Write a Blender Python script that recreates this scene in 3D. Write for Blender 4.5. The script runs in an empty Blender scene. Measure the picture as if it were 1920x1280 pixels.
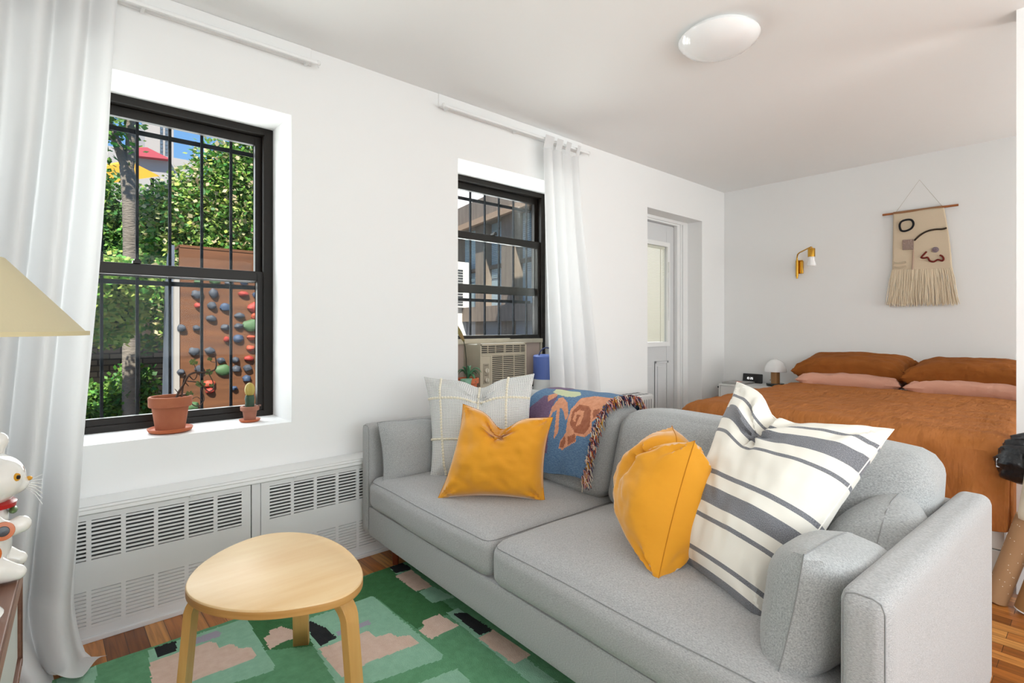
import bpy, math, random
from mathutils import Vector, Matrix, noise
random.seed(7)
PI = math.pi
COL = bpy.context.scene.collection
# ---------------------------------------------------------------- survey helpers
# the camera stands at (0,0,1.145); X runs along the window wall, Y out through the windows
F, H0, CX, CZ = 993.0, 612.0, 960.0, 1.145
YAW = math.radians(48.4); CA, SA = math.cos(YAW), math.sin(YAW)
def ray(x, y):
    u = (x-CX)/F
    return Vector((CA+u*SA, SA-u*CA, -(y-H0)/F))
def P(ax, val, x, y):
    d = ray(x, y); i = 'XYZ'.index(ax); o = Vector((0, 0, CZ))
    return o + d*((val-o[i])/d[i])
def D(t, x, y):
    return Vector((0, 0, CZ)) + ray(x, y)*t
def lerp(a, b, t): return a+(b-a)*t
def sm(a, b, x):
    t = max(0, min(1, (x-a)/(b-a))); return t*t*(3-2*t)
def nz(p, s=1, seed=0): return noise.noise(Vector((p[0]*s+seed, p[1]*s+seed*1.7, p[2]*s-seed)))
def inpoly(x, y, poly):
    c = False; j = len(poly)-1
    for i in range(len(poly)):
        xi, yi = poly[i]; xj, yj = poly[j]
        if (yi > y) != (yj > y) and x < (xj-xi)*(y-yi)/(yj-yi)+xi: c = not c
        j = i
    return c
# ---------------------------------------------------------------- materials
def lin(h):
    if isinstance(h, str):
        h = h.lstrip('#'); h = [int(h[i:i+2], 16)/255 for i in (0, 2, 4)]
        h = [c/12.92 if c <= .04045 else ((c+.055)/1.055)**2.4 for c in h]
    return (*h[:3], 1)
MATS = {}
def mat(name, col, rough=.6, metal=0, var=None, bump=None, sheen=0, trans=0, coat=0, spec=None, island=0, emit=0, coords='Object'):
    if name in MATS: return MATS[name]
    m = bpy.data.materials.new(name); m.use_nodes = True; nt = m.node_tree; N = nt.nodes; L = nt.links
    b = N['Principled BSDF']; b.inputs['Base Color'].default_value = lin(col)
    b.inputs['Roughness'].default_value = rough; b.inputs['Metallic'].default_value = metal
    if spec is not None: b.inputs['Specular IOR Level'].default_value = spec
    if sheen: b.inputs['Sheen Weight'].default_value = sheen; b.inputs['Sheen Roughness'].default_value = .4
    if coat: b.inputs['Coat Weight'].default_value = coat; b.inputs['Coat Roughness'].default_value = .1
    if emit: b.inputs['Emission Color'].default_value = lin(col); b.inputs['Emission Strength'].default_value = emit
    tc = N.new('ShaderNodeTexCoord')
    out = None
    if var:   # (colour2, scale, stretch xyz, contrast)
        mp = N.new('ShaderNodeMapping'); mp.inputs['Scale'].default_value = var[2]
        L.new(tc.outputs[coords], mp.inputs[0])
        n = N.new('ShaderNodeTexNoise'); n.inputs['Scale'].default_value = var[1]; n.inputs['Detail'].default_value = 4
        L.new(mp.outputs[0], n.inputs['Vector'])
        r = N.new('ShaderNodeValToRGB'); c = var[3]
        r.color_ramp.elements[0].position = .5-c; r.color_ramp.elements[1].position = .5+c
        r.color_ramp.elements[0].color = lin(col); r.color_ramp.elements[1].color = lin(var[0])
        L.new(n.outputs[0], r.inputs[0]); out = r.outputs[0]
    if island:
        g = N.new('ShaderNodeNewGeometry'); h = N.new('ShaderNodeHueSaturation')
        mr = N.new('ShaderNodeMapRange'); mr.inputs[3].default_value = 1-island; mr.inputs[4].default_value = 1+island
        L.new(g.outputs['Random Per Island'], mr.inputs[0]); L.new(mr.outputs[0], h.inputs['Value'])
        mr2 = N.new('ShaderNodeMapRange'); mr2.inputs[3].default_value = .46; mr2.inputs[4].default_value = .53
        w = N.new('ShaderNodeTexWhiteNoise'); w.noise_dimensions = '1D'; L.new(g.outputs['Random Per Island'], w.inputs['W'])
        L.new(w.outputs[0], mr2.inputs[0]); L.new(mr2.outputs[0], h.inputs['Hue'])
        if out: L.new(out, h.inputs['Color'])
        else: h.inputs['Color'].default_value = lin(col)
        out = h.outputs[0]
    if out: L.new(out, b.inputs['Base Color'])
    if bump:  # (scale, strength, stretch, distance)
        mp = N.new('ShaderNodeMapping'); mp.inputs['Scale'].default_value = bump[2]
        L.new(tc.outputs[coords], mp.inputs[0])
        n = N.new('ShaderNodeTexNoise'); n.inputs['Scale'].default_value = bump[0]; n.inputs['Detail'].default_value = 3
        L.new(mp.outputs[0], n.inputs['Vector'])
        bp = N.new('ShaderNodeBump'); bp.inputs['Strength'].default_value = bump[1]; bp.inputs['Distance'].default_value = bump[3]
        L.new(n.outputs[0], bp.inputs['Height']); L.new(bp.outputs[0], b.inputs['Normal'])
    if trans:
        t = N.new('ShaderNodeBsdfTranslucent'); t.inputs[0].default_value = lin(col)
        if out: L.new(out, t.inputs[0])
        mx = N.new('ShaderNodeMixShader'); mx.inputs[0].default_value = trans
        L.new(b.outputs[0], mx.inputs[1]); L.new(t.outputs[0], mx.inputs[2])
        L.new(mx.outputs[0], N['Material Output'].inputs[0])
    MATS[name] = m; return m
O3 = (1, 1, 1)
WALL = mat('wall_paint', '#eeeeed', .7, bump=(60, .05, O3, .002))
CEIL = mat('ceiling_paint', '#f3f3f2', .8, bump=(3, .25, O3, .01))
TRIM = mat('trim_paint', '#ededec', .45)
DOORP = mat('door_paint', '#d6d7d8', .45)
BLACK = mat('black_window_metal', '#14110f', .4, var=('#211b15', 3, O3, .3), spec=.25)
IRON = mat('grille_iron', '#1c1f24', 1, var=('#2c2e32', 30, O3, .3), spec=.05)
GREY = mat('grey_weave', '#939393', .95, var=('#bababa', 330, (1, .6, 2), .22), bump=(420, .5, O3, .002), sheen=.25)
GREY2 = mat('grey_cushion_weave', '#8d8f8f', .95, var=('#b8baba', 300, (2, .6, 1), .2), bump=(420, .5, O3, .002), sheen=.25)
SEAM = mat('grey_thread', '#8b8c8c', .9)
YEL = mat('yellow_velvet', '#d68f0e', .8, var=('#e09b1c', 5, O3, .3), bump=(7, .2, (1, 1, 2), .02), sheen=.6)
RUST = mat('rust_linen', '#a1632f', .95, var=('#b27140', 12, O3, .25), bump=(9, .7, (1, 2.5, 1), .03), spec=.2)
RUSTP = mat('rust_pillow_linen', '#8a4f1f', .9, var=('#995a27', 12, O3, .25), bump=(9, .6, O3, .03), spec=.2)
PINK = mat('pink_linen', '#d29c86', .9, bump=(14, .4, O3, .02), sheen=.1)
CURT = mat('sheer_white_cotton', '#e3e3e3', .9, bump=(300, .1, (1, 1, 4), .001), trans=.24)
TERRA = mat('terracotta', '#99543a', .85, var=('#ab6848', 14, O3, .3), bump=(80, .15, O3, .002))
TERRAD = mat('dark_terracotta', '#8a5a48', .85, var=('#a06a55', 20, O3, .3))
SOIL = mat('potting_soil', '#3a2a20', 1, bump=(80, .8, O3, .01))
BIRCH = mat('birch_veneer', '#dfb985', .45, var=('#e8ca9b', 3.5, (1, 6, 1), .22))
BIRCHE = mat('birch_edge', '#b98545', .45, var=('#c9975a', 4, (2, 2, 30), .2))
BIRCHL = mat('birch_leg', '#cb9651', .4, var=('#dcab68', 4, (8, 8, .6), .22), coat=.2)
WALNUT = mat('walnut', '#6b4535', .45, var=('#87604c', 5, (14, 1, 14), .25))
BRASS = mat('brass', '#c9993e', .25, metal=1)
WHITEM = mat('white_lacquer', '#e6e6e4', .35)
WHITEC = mat('white_ceramic', '#efece6', .12, coat=.6)
GLASSW = mat('opal_glass', '#f2f2f2', .12, coat=.5)
BLKP = mat('black_plastic', '#101012', .35)
def pure(name, col, rough=.6, **k): return mat(name, col, rough, **k)
def glass():
    m = bpy.data.materials.new('window_glass'); m.use_nodes = True; nt = m.node_tree; N = nt.nodes; L = nt.links
    N.remove(N['Principled BSDF'])
    t = N.new('ShaderNodeBsdfTransparent'); t.inputs[0].default_value = (.97, .98, .97, 1)
    g = N.new('ShaderNodeBsdfGlossy'); g.inputs['Roughness'].default_value = .02; g.inputs[0].default_value = (.9, .9, .9, 1)
    f = N.new('ShaderNodeFresnel'); f.inputs[0].default_value = 1.45
    mx = N.new('ShaderNodeMixShader'); mu = N.new('ShaderNodeMath'); mu.operation = 'MULTIPLY'; mu.inputs[1].default_value = .12
    L.new(f.outputs[0], mu.inputs[0]); L.new(mu.outputs[0], mx.inputs[0]); L.new(t.outputs[0], mx.inputs[1]); L.new(g.outputs[0], mx.inputs[2])
    L.new(mx.outputs[0], N['Material Output'].inputs[0]); return m
GLASS = glass()
def floor_mat():
    m = bpy.data.materials.new('oak_strip_floor'); m.use_nodes = True; nt = m.node_tree; N = nt.nodes; L = nt.links
    b = N['Principled BSDF']; b.inputs['Roughness'].default_value = .3
    tc = N.new('ShaderNodeTexCoord'); mp = N.new('ShaderNodeMapping'); mp.inputs['Rotation'].default_value = (0, 0, PI/2)
    L.new(tc.outputs['Object'], mp.inputs[0])
    br = N.new('ShaderNodeTexBrick'); br.inputs['Scale'].default_value = 1; br.inputs['Brick Width'].default_value = 1.3
    br.inputs['Row Height'].default_value = .062; br.inputs['Mortar Size'].default_value = .0009; br.inputs['Mortar Smooth'].default_value = 0
    br.offset = .37; br.inputs['Bias'].default_value = 0
    br.inputs['Color1'].default_value = (0, 0, 0, 1); br.inputs['Color2'].default_value = (1, 1, 1, 1); br.inputs['Mortar'].default_value = (.5, .5, .5, 1)
    L.new(mp.outputs[0], br.inputs['Vector'])
    mp2 = N.new('ShaderNodeMapping'); mp2.inputs['Scale'].default_value = (30, 1.6, 1); L.new(tc.outputs['Object'], mp2.inputs[0])
    n = N.new('ShaderNodeTexNoise'); n.inputs['Scale'].default_value = 2.2; n.inputs['Detail'].default_value = 6; n.inputs['Distortion'].default_value = .6
    L.new(mp2.outputs[0], n.inputs['Vector'])
    r1 = N.new('ShaderNodeValToRGB'); cr = r1.color_ramp
    cr.elements[0].position = 0; cr.elements[0].color = lin('#7d4517'); cr.elements[1].position = 1; cr.elements[1].color = lin('#cf9450')
    e = cr.elements.new(.35); e.color = lin('#a9652a'); e = cr.elements.new(.7); e.color = lin('#bf7b3a')
    L.new(br.outputs['Color'], r1.inputs[0])
    r2 = N.new('ShaderNodeValToRGB'); r2.color_ramp.elements[0].position = .3; r2.color_ramp.elements[0].color = (.45, .42, .38, 1)
    r2.color_ramp.elements[1].position = .62; r2.color_ramp.elements[1].color = (1.15, 1.15, 1.15, 1); L.new(n.outputs[0], r2.inputs[0])
    mx = N.new('ShaderNodeMix'); mx.data_type = 'RGBA'; mx.blend_type = 'MULTIPLY'; mx.inputs[0].default_value = .8
    L.new(r1.outputs[0], mx.inputs[6]); L.new(r2.outputs[0], mx.inputs[7])
    mo = N.new('ShaderNodeMix'); mo.data_type = 'RGBA'; L.new(br.outputs['Fac'], mo.inputs[0])
    L.new(mx.outputs[2], mo.inputs[6]); mo.inputs[7].default_value = lin('#3c2110')
    L.new(mo.outputs[2], b.inputs['Base Color']); return m
def brick_mat(name, c1, c2, mortar, w=.22, h=.07):
    m = bpy.data.materials.new(name); m.use_nodes = True; nt = m.node_tree; N = nt.nodes; L = nt.links
    b = N['Principled BSDF']; b.inputs['Roughness'].default_value = .9
    tc = N.new('ShaderNodeTexCoord'); mp = N.new('ShaderNodeMapping'); mp.inputs['Rotation'].default_value = (PI/2, 0, 0)
    L.new(tc.outputs['Object'], mp.inputs[0]); br = N.new('ShaderNodeTexBrick'); br.inputs['Scale'].default_value = 1
    br.inputs['Brick Width'].default_value = w; br.inputs['Row Height'].default_value = h; br.inputs['Mortar Size'].default_value = .008
    br.inputs['Color1'].default_value = lin(c1); br.inputs['Color2'].default_value = lin(c2); br.inputs['Mortar'].default_value = lin(mortar)
    L.new(mp.outputs[0], br.inputs['Vector']); L.new(br.outputs[0], b.inputs['Base Color']); return m
def stripe_mat():
    m = bpy.data.materials.new('striped_cotton'); m.use_nodes = True; nt = m.node_tree; N = nt.nodes; L = nt.links
    b = N['Principled BSDF']; b.inputs['Roughness'].default_value = .9; b.inputs['Sheen Weight'].default_value = .2
    uv = N.new('ShaderNodeUVMap'); sx = N.new('ShaderNodeSeparateXYZ'); L.new(uv.outputs[0], sx.inputs[0])
    r = N.new('ShaderNodeValToRGB'); cr = r.color_ramp; cr.interpolation = 'CONSTANT'
    bands = [(0, .04), (.085, .105), (.235, .255), (.305, .385), (.445, .465), (.665, .685), (.75, .83), (.885, .905)]
    cr.elements[0].position = 0; cr.elements[0].color = (1, 1, 1, 1); cr.elements[1].position = .04; cr.elements[1].color = (0, 0, 0, 1)
    for a, c in bands[1:]:
        e = cr.elements.new(a); e.color = (1, 1, 1, 1); e = cr.elements.new(c); e.color = (0, 0, 0, 1)
    L.new(sx.outputs[1], r.inputs[0])
    n = N.new('ShaderNodeTexNoise'); n.inputs['Scale'].default_value = 260; L.new(uv.outputs[0], n.inputs['Vector'])
    rg = N.new('ShaderNodeValToRGB'); rg.color_ramp.elements[0].position = .35; rg.color_ramp.elements[0].color = lin('#5b5c61')
    rg.color_ramp.elements[1].position = .65; rg.color_ramp.elements[1].color = lin('#88898e'); L.new(n.outputs[0], rg.inputs[0])
    mx = N.new('ShaderNodeMix'); mx.data_type = 'RGBA'; L.new(r.outputs[0], mx.inputs[0]); mx.inputs[6].default_value = lin('#e3dfd5')
    L.new(rg.outputs[0], mx.inputs[7]); L.new(mx.outputs[2], b.inputs['Base Color']); return m
def weave_mat():
    m = bpy.data.materials.new('open_weave_cotton'); m.use_nodes = True; nt = m.node_tree; N = nt.nodes; L = nt.links
    b = N['Principled BSDF']; b.inputs['Roughness'].default_value = .95
    uv = N.new('ShaderNodeUVMap'); outs = []
    for d in 'XY':
        w = N.new('ShaderNodeTexWave'); w.bands_direction = d; w.inputs['Scale'].default_value = 20; w.inputs['Distortion'].default_value = 1.5
        w.inputs['Detail'].default_value = 2; L.new(uv.outputs[0], w.inputs['Vector']); outs.append(w)
    mu = N.new('ShaderNodeMath'); mu.operation = 'MAXIMUM'; L.new(outs[0].outputs['Fac'], mu.inputs[0]); L.new(outs[1].outputs['Fac'], mu.inputs[1])
    r = N.new('ShaderNodeValToRGB'); r.color_ramp.elements[0].position = .15; r.color_ramp.elements[0].color = lin('#8d8f93')
    r.color_ramp.elements[1].position = .6; r.color_ramp.elements[1].color = lin('#dfdfdc'); L.new(mu.outputs[0], r.inputs[0])
    L.new(r.outputs[0], b.inputs['Base Color'])
    bp = N.new('ShaderNodeBump'); bp.inputs['Strength'].default_value = .5; bp.inputs['Distance'].default_value = .004
    L.new(mu.outputs[0], bp.inputs['Height']); L.new(bp.outputs[0], b.inputs['Normal']); return m
# ---------------------------------------------------------------- mesh builder
WM = {}
class MB:
    def __init__(s): s.v = []; s.f = []; s.mi = []; s.uv = []
    def add(s, vs, fs, mi=0, uvs=None):
        o = len(s.v); s.v += [Vector(p) for p in vs]; s.uv += (uvs or [(0, 0)]*len(vs))
        for i, f in enumerate(fs):
            s.f.append(tuple(o+k for k in f)); s.mi.append(mi[i] if isinstance(mi, list) else mi)
        return s
    def box(s, x0, x1, y0, y1, z0, z1, mi=0):
        return s.obox(Vector(((x0+x1)/2, (y0+y1)/2, (z0+z1)/2)), (abs(x1-x0)/2, 0, 0), (0, abs(y1-y0)/2, 0), (0, 0, abs(z1-z0)/2), mi)
    def obox(s, c, a, b, d, mi=0):
        c, a, b, d = map(Vector, (c, a, b, d))
        vs = [c+i*a+j*b+k*d for i in (-1, 1) for j in (-1, 1) for k in (-1, 1)]
        return s.add(vs, [(0, 1, 3, 2), (4, 6, 7, 5), (0, 4, 5, 1), (2, 3, 7, 6), (0, 2, 6, 4), (1, 5, 7, 3)], mi)
    def grid(s, fn, nu, nv, mi=0, wrap=False, flip=False):
        vs = []; uvs = []; mis = []
        for j in range(nv+1):
            for i in range(nu+1):
                u, v = i/nu, j/nv; vs.append(fn(u, v)); uvs.append((u, v))
        fs = []
        for j in range(nv):
            for i in range(nu):
                a = j*(nu+1)+i; q = (a, a+1, a+nu+2, a+nu+1)
                fs.append(q[::-1] if flip else q)
                if callable(mi): mis.append(mi((i+.5)/nu, (j+.5)/nv))
        return s.add(vs, fs, mis if callable(mi) else mi, uvs)
    def tube(s, pts, r, seg=8, mi=0, caps=True, sq=1):
        pts = [Vector(p) for p in pts]; n = len(pts); vs = []; fs = []
        up = None
        for i, p in enumerate(pts):
            t = (pts[min(i+1, n-1)]-pts[max(i-1, 0)]).normalized()
            if up is None:
                up = Vector((0, 0, 1)) if abs(t.z) < .9 else Vector((1, 0, 0))
            a = (up-t*up.dot(t)).normalized(); b = t.cross(a); up = a
            rr = r[i] if isinstance(r, (list, tuple)) else r
            for k in range(seg):
                an = 2*PI*k/seg; vs.append(p+a*math.cos(an)*rr+b*math.sin(an)*rr*sq)
        for i in range(n-1):
            for k in range(seg):
                k2 = (k+1) % seg; fs.append((i*seg+k, i*seg+k2, (i+1)*seg+k2, (i+1)*seg+k))
        if caps: fs.append(tuple(range(seg))[::-1]); fs.append(tuple((n-1)*seg+k for k in range(seg)))
        return s.add(vs, fs, mi)
    def lathe(s, c, prof, seg=32, mi=0, axis=(0, 0, 1)):
        c = Vector(c); ax = Vector(axis).normalized(); a = ax.orthogonal().normalized(); b = ax.cross(a); vs = []; fs = []
        for r, z in prof:
            for k in range(seg):
                an = 2*PI*k/seg; vs.append(c+ax*z+(a*math.cos(an)+b*math.sin(an))*max(r, 1e-5))
        for i in range(len(prof)-1):
            for k in range(seg):
                k2 = (k+1) % seg; fs.append((i*seg+k, i*seg+k2, (i+1)*seg+k2, (i+1)*seg+k))
        fs.append(tuple(range(seg))[::-1]); fs.append(tuple((len(prof)-1)*seg+k for k in range(seg)))
        return s.add(vs, fs, mi)
    def ball(s, c, r, seg=20, mi=0, fn=None):
        c = Vector(c); r = (r, r, r) if isinstance(r, (int, float)) else r; h = seg//2; vs = []; fs = []
        for j in range(h+1):
            th = PI*j/h
            for k in range(seg):
                an = 2*PI*k/seg; d = Vector((math.sin(th)*math.cos(an), math.sin(th)*math.sin(an), math.cos(th)))
                p = Vector((d.x*r[0], d.y*r[1], d.z*r[2])); vs.append(c+(fn(d, p) if fn else p))
        for j in range(h):
            for k in range(seg):
                k2 = (k+1) % seg; fs.append((j*seg+k, (j+1)*seg+k, (j+1)*seg+k2, j*seg+k2))
        return s.add(vs, fs, mi)
    def prism(s, poly, ext, mi=0):
        poly = [Vector(p) for p in poly]; ext = Vector(ext); n = len(poly)
        vs = poly+[p+ext for p in poly]; fs = [tuple(range(n))[::-1], tuple(range(n, 2*n))]
        fs += [(i, (i+1) % n, n+(i+1) % n, n+i) for i in range(n)]
        return s.add(vs, fs, mi)
    def rbox(s, c, h, r, n=10, mi=0, fn=None):
        """rounded box; fn(d in -1..1, p) moves the point"""
        c = Vector(c); h = Vector(h)
        for ax in range(3):
            for sg in (-1, 1):
                def q(u, v):
                    d = [0, 0, 0]; d[ax] = sg; d[(ax+1) % 3] = 2*u-1; d[(ax+2) % 3] = 2*v-1
                    # concentrate samples near the edges
                    for k in range(3):
                        if k != ax: d[k] = math.copysign(1-(1-abs(d[k]))**1.35, d[k])
                    p = Vector((d[0]*h.x, d[1]*h.y, d[2]*h.z)); rr = min(r, h.x, h.y, h.z)
                    q_ = Vector([max(-(h[k]-rr), min(h[k]-rr, p[k])) for k in range(3)])
                    e = p-q_
                    if e.length > 1e-6: p = q_+e.normalized()*rr
                    if fn: p = fn(d, p)
                    return c+p
                s.grid(q, n, n, mi, flip=(sg < 0))
        return s
    def build(s, name, mats, parent=None, smooth=True, bevel=0, local=False, subsurf=0, solid=0, merge=True, recalc=True):
        if not isinstance(mats, (list, tuple)): mats = [mats]
        me = bpy.data.meshes.new(name)
        if parent is not None:
            W = WM[parent.name]
        else:
            lo = [min(p[k] for p in s.v) for k in range(3)]; hi = [max(p[k] for p in s.v) for k in range(3)]
            W = Matrix.Translation(((lo[0]+hi[0])/2, (lo[1]+hi[1])/2, lo[2]))
        I = W.inverted(); vs = s.v if local else [I @ p for p in s.v]
        me.from_pydata([tuple(p) for p in vs], [], s.f)
        for m in mats: me.materials.append(m)
        me.polygons.foreach_set('material_index', s.mi)
        if any(u != (0, 0) for u in s.uv):
            ul = me.uv_layers.new(name='UVMap'); li = [0.0]*(2*len(me.loops)); vi = [0]*len(me.loops)
            me.loops.foreach_get('vertex_index', vi)
            for k, i in enumerate(vi): li[2*k], li[2*k+1] = s.uv[i]
            ul.data.foreach_set('uv', li)
        if merge or recalc:
            import bmesh
            bm = bmesh.new(); bm.from_mesh(me)
            if merge: bmesh.ops.remove_doubles(bm, verts=bm.verts, dist=1e-5)
            if recalc: bmesh.ops.recalc_face_normals(bm, faces=bm.faces)
            bm.to_mesh(me); bm.free()
        if smooth:
            me.polygons.foreach_set('use_smooth', [True]*len(me.polygons))
            try: me.set_sharp_from_angle(angle=math.radians(38))
            except Exception: pass
        o = bpy.data.objects.new(name, me); COL.objects.link(o)
        if parent is not None: o.parent = parent
        else: o.matrix_world = W; o.location = W.translation
        WM[o.name] = W
        if bevel:
            b = o.modifiers.new('bevel', 'BEVEL'); b.width = bevel; b.segments = 3; b.limit_method = 'ANGLE'; b.angle_limit = math.radians(40)
            b.harden_normals = False
        if subsurf:
            b = o.modifiers.new('sub', 'SUBSURF'); b.levels = subsurf; b.render_levels = subsurf
        if solid:
            b = o.modifiers.new('solid', 'SOLIDIFY'); b.thickness = solid; b.offset = 0
        return o
def tag(o, label=None, cat=None, group=None, kind=None):
    if label: o['label'] = label
    if cat: o['category'] = cat
    if group: o['group'] = group
    if kind: o['kind'] = kind
    return o
def thing(name, label, cat, loc=(0, 0, 0), rz=0, group=None):
    o = bpy.data.objects.new(name, None); COL.objects.link(o); o.empty_display_size = .05
    o.location = loc; o.rotation_euler = (0, 0, rz)
    WM[o.name] = Matrix.Translation(loc) @ Matrix.Rotation(rz, 4, 'Z')
    return tag(o, label, cat, group)
def struct(name, mb, mats, label=None, **k):
    o = mb.build(name, mats, **k); o['kind'] = 'structure'
    if label: o['label'] = label
    return o
def copytree(o, dx=(0, 0, 0), parent=None):
    c = o.copy(); COL.objects.link(c); WM[c.name] = WM[o.name]
    if parent is not None: c.parent = parent
    else:
        c.location = o.location+Vector(dx); WM[c.name] = Matrix.Translation(dx) @ WM[o.name]
    for ch in list(o.children): copytree(ch, parent=c)
    return c
# ================================================================ ROOM SHELL
XB, W, CH, YI = 5.176, 2.59, 2.5, 2.86      # back wall, window wall, ceiling, sash plane
fl = MB().box(-.6, XB+.1, -2.5, 3.0, -.1, 0)
struct('floor', fl, floor_mat(), 'honey brown oak strip floor', smooth=False)
struct('ceiling', MB().box(-.7, XB+.15, -2.6, 3.02, CH, CH+.25), CEIL, 'white ceiling', smooth=False)
wn = MB()   # window wall 0.4 m thick with three openings
HT = 2.155; OUT = 3.0
cuts = [(-.12, .892, .69), (1.866, 2.88, .70), (3.832, 4.739, 0)]
x = -.6
for a, b, s in cuts:
    wn.box(x, a, W, OUT, 0, CH); wn.box(a, b, W, OUT, HT, CH)
    if s: wn.box(a, b, W, OUT, 0, s)
    x = b
wn.box(x, XB+.1, W, OUT, 0, CH)
struct('wall_windows', wn, WALL, 'white wall with the deep window recesses', smooth=False)
struct('wall_bedroom', MB().box(XB, XB+.1, -2.6, W, 0, CH), WALL, 'white wall behind the bed', smooth=False)
struct('wall_left', MB().box(-.7, -.6, -2.5, OUT, 0, CH), WALL, 'white wall behind the cabinet', smooth=False)
struct('wall_partition', MB().box(3.12, 3.24, -2.5, .262, 0, CH), WALL, 'white partition end beside the bed foot', smooth=False)
rw = MB().box(-.6, -.2, -2.6, -2.5, 0, CH).box(2.8, 3.12, -2.6, -2.5, 0, CH).box(-.2, 2.8, -2.6, -2.5, 0, .6).box(-.2, 2.8, -2.6, -2.5, 2.3, CH)
rw.box(3.12, XB, -2.6, -2.5, 0, CH)
struct('wall_rear', rw, WALL, smooth=False)
# ---- double hung windows
def hung_window(n, x0, x1, z0, z1, rails, label):
    """rails: list of (zlo, zhi) cross rails, first and last are the sash top and bottom rails"""
    Y = YI; w = thing('window_%d' % n, label, None, ((x0+x1)/2, Y, z0)); w['kind'] = 'structure'
    m = MB(); t = .042
    m.box(x0, x0+t, Y, Y+.1, z0, z1).box(x1-t, x1, Y, Y+.1, z0, z1).box(x0+t, x1-t, Y, Y+.1, z1-.035, z1)
    if n == 1: m.box(x0+t, x1-t, Y, Y+.1, z0, z0+.03)
    m.box(x1-t-.006, x1-t, Y-.004, Y+.02, z0+.02, z1-.04)
    m.build('window_frame', BLACK, w, bevel=.003, smooth=False)
    return w
def sash(w, x0, x1, z0, z1, y0, y1, st=.032, rt=.035, rb=.055, name='sash'):
    m = MB(); m.box(x0, x0+st, y0, y1, z0, z1).box(x1-st, x1, y0, y1, z0, z1).box(x0+st, x1-st, y0, y1, z1-rt, z1).box(x0+st, x1-st, y0, y1, z0, z0+rb)
    o = m.build(name, BLACK, w, bevel=.003, smooth=False)
    g = MB().box(x0+st-.004, x1-st+.004, (y0+y1)/2-.002, (y0+y1)/2+.002, z0+rb-.004, z1-rt+.004)
    g.build('glass_pane', GLASS, o, smooth=False)
    return o
w1 = hung_window(1, -.12, .892, .69, HT, None, 'black double hung window over the radiator cover')
sash(w1, -.078, .85, 1.372, 2.12, 2.905, 2.935, rb=.055, rt=.045)
lo = sash(w1, -.078, .85, .72, 1.425, 2.868, 2.9, rb=.03, rt=.05)
MB().box(.30, .33, 2.85, 2.885, 1.425, 1.437).box(.305, .325, 2.846, 2.87, 1.437, 1.443).build('sash_lock', BLACK, w1)
w2 = hung_window(2, 1.866, 2.88, .70, HT, None, 'black double hung window raised over the air conditioner')
sash(w2, 1.908, 2.838, 1.38, 2.12, 2.905, 2.935, rb=.055, rt=.045)
sash(w2, 1.908, 2.838, 1.04, 1.785, 2.868, 2.9, rb=.045, rt=.05)
MB().box(2.36, 2.39, 2.85, 2.885, 1.785, 1.797).box(2.365, 2.385, 2.846, 2.87, 1.797, 1.805).build('sash_lock', BLACK, w2)
# ---- window guards
def grille(xs, zs, x0, x1, z0, z1, label):
    g = thing('window_guard', label, 'window guard', ((x0+x1)/2, 3.02, z0), group=None)
    for xx in xs: MB().box(xx-.006, xx+.006, 3.014, 3.026, z0, z1).build('upright_bar', IRON, g, smooth=False)
    for zz in zs: MB().box(x0, x1, 3.026, 3.032, zz-.011, zz+.011).build('cross_bar', IRON, g, smooth=False)
grille([-.06, .072, .202, .334, .464, .6, .733, .866], [1.352, 2.056], -.12, .892, .70, 2.15, 'black iron window guard outside the window over the radiator cover')
grille([2.02, 2.15, 2.283, 2.415, 2.55, 2.695, 2.83], [1.335, 2.05], 1.866, 2.88, .70, 2.15, 'black iron window guard outside the window over the air conditioner')
# ---- door with blind between the glass
dr = thing('door_1', 'white half glazed back door with an enclosed blind', None, (4.2, 2.8, 0)); dr['kind'] = 'structure'
m = MB().box(3.832, 4.0, 2.755, 2.84, 0, HT).box(4.572, 4.739, 2.755, 2.84, 0, HT).box(4.0, 4.572, 2.755, 2.84, 2.112, HT)
m.box(4.655, 4.739, 2.742, 2.756, 0, HT).box(4.62, 4.64, 2.745, 2.756, 0, 2.13).box(3.9, 4.655, 2.742, 2.756, 2.128, HT)
m.build('door_frame', TRIM, dr, bevel=.003, smooth=False)
m = MB()
gx0, gx1, gz0, gz1 = 3.95, 4.44, 1.0, 1.9
m.box(3.86, gx0, 2.79, 2.83, 0, 2.105).box(gx1, 4.565, 2.79, 2.83, 0, 2.105).box(gx0, gx1, 2.79, 2.83, gz1, 2.105).box(gx0, gx1, 2.79, 2.83, 0, gz0)
m.build('door_leaf', DOORP, dr, bevel=.003, smooth=False)
m = MB()
for a, b, c, d in ((gx0-.04, gx0, gz0-.04, gz1+.04), (gx1, gx1+.04, gz0-.04, gz1+.04)): m.box(a, b, 2.776, 2.79, c, d)
m.box(gx0, gx1, 2.776, 2.79, gz1, gz1+.04).box(gx0, gx1, 2.776, 2.79, gz0-.04, gz0)
m.build('glazing_bead', TRIM, dr, bevel=.004, smooth=False)
m = MB()
for a, b in ((4.24, 4.46),): 
    for zz0, zz1 in ((.25, .82),):
        m.box(a, b, 2.783, 2.79, zz0, zz0+.02).box(a, b, 2.783, 2.79, zz1-.02, zz1).box(a, a+.02, 2.783, 2.79, zz0, zz1).box(b-.02, b, 2.783, 2.79, zz0, zz1)
        m.box(a+.045, b-.045, 2.784, 2.79, zz0+.045, zz1-.045)
m.box(3.97, 4.19, 2.784, 2.79, .3, .78)
m.build('door_panel', DOORP, dr, bevel=.003, smooth=False)
BL = mat('blind_slat', '#ebe9e0', .6, trans=.55)
m = MB(); z = gz0+.01
while z < gz1-.02:
    m.obox((4.195, 2.812, z), (.243, 0, 0), (0, .003, .0056), (0, -.0004, .0003)); z += .0125
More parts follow.
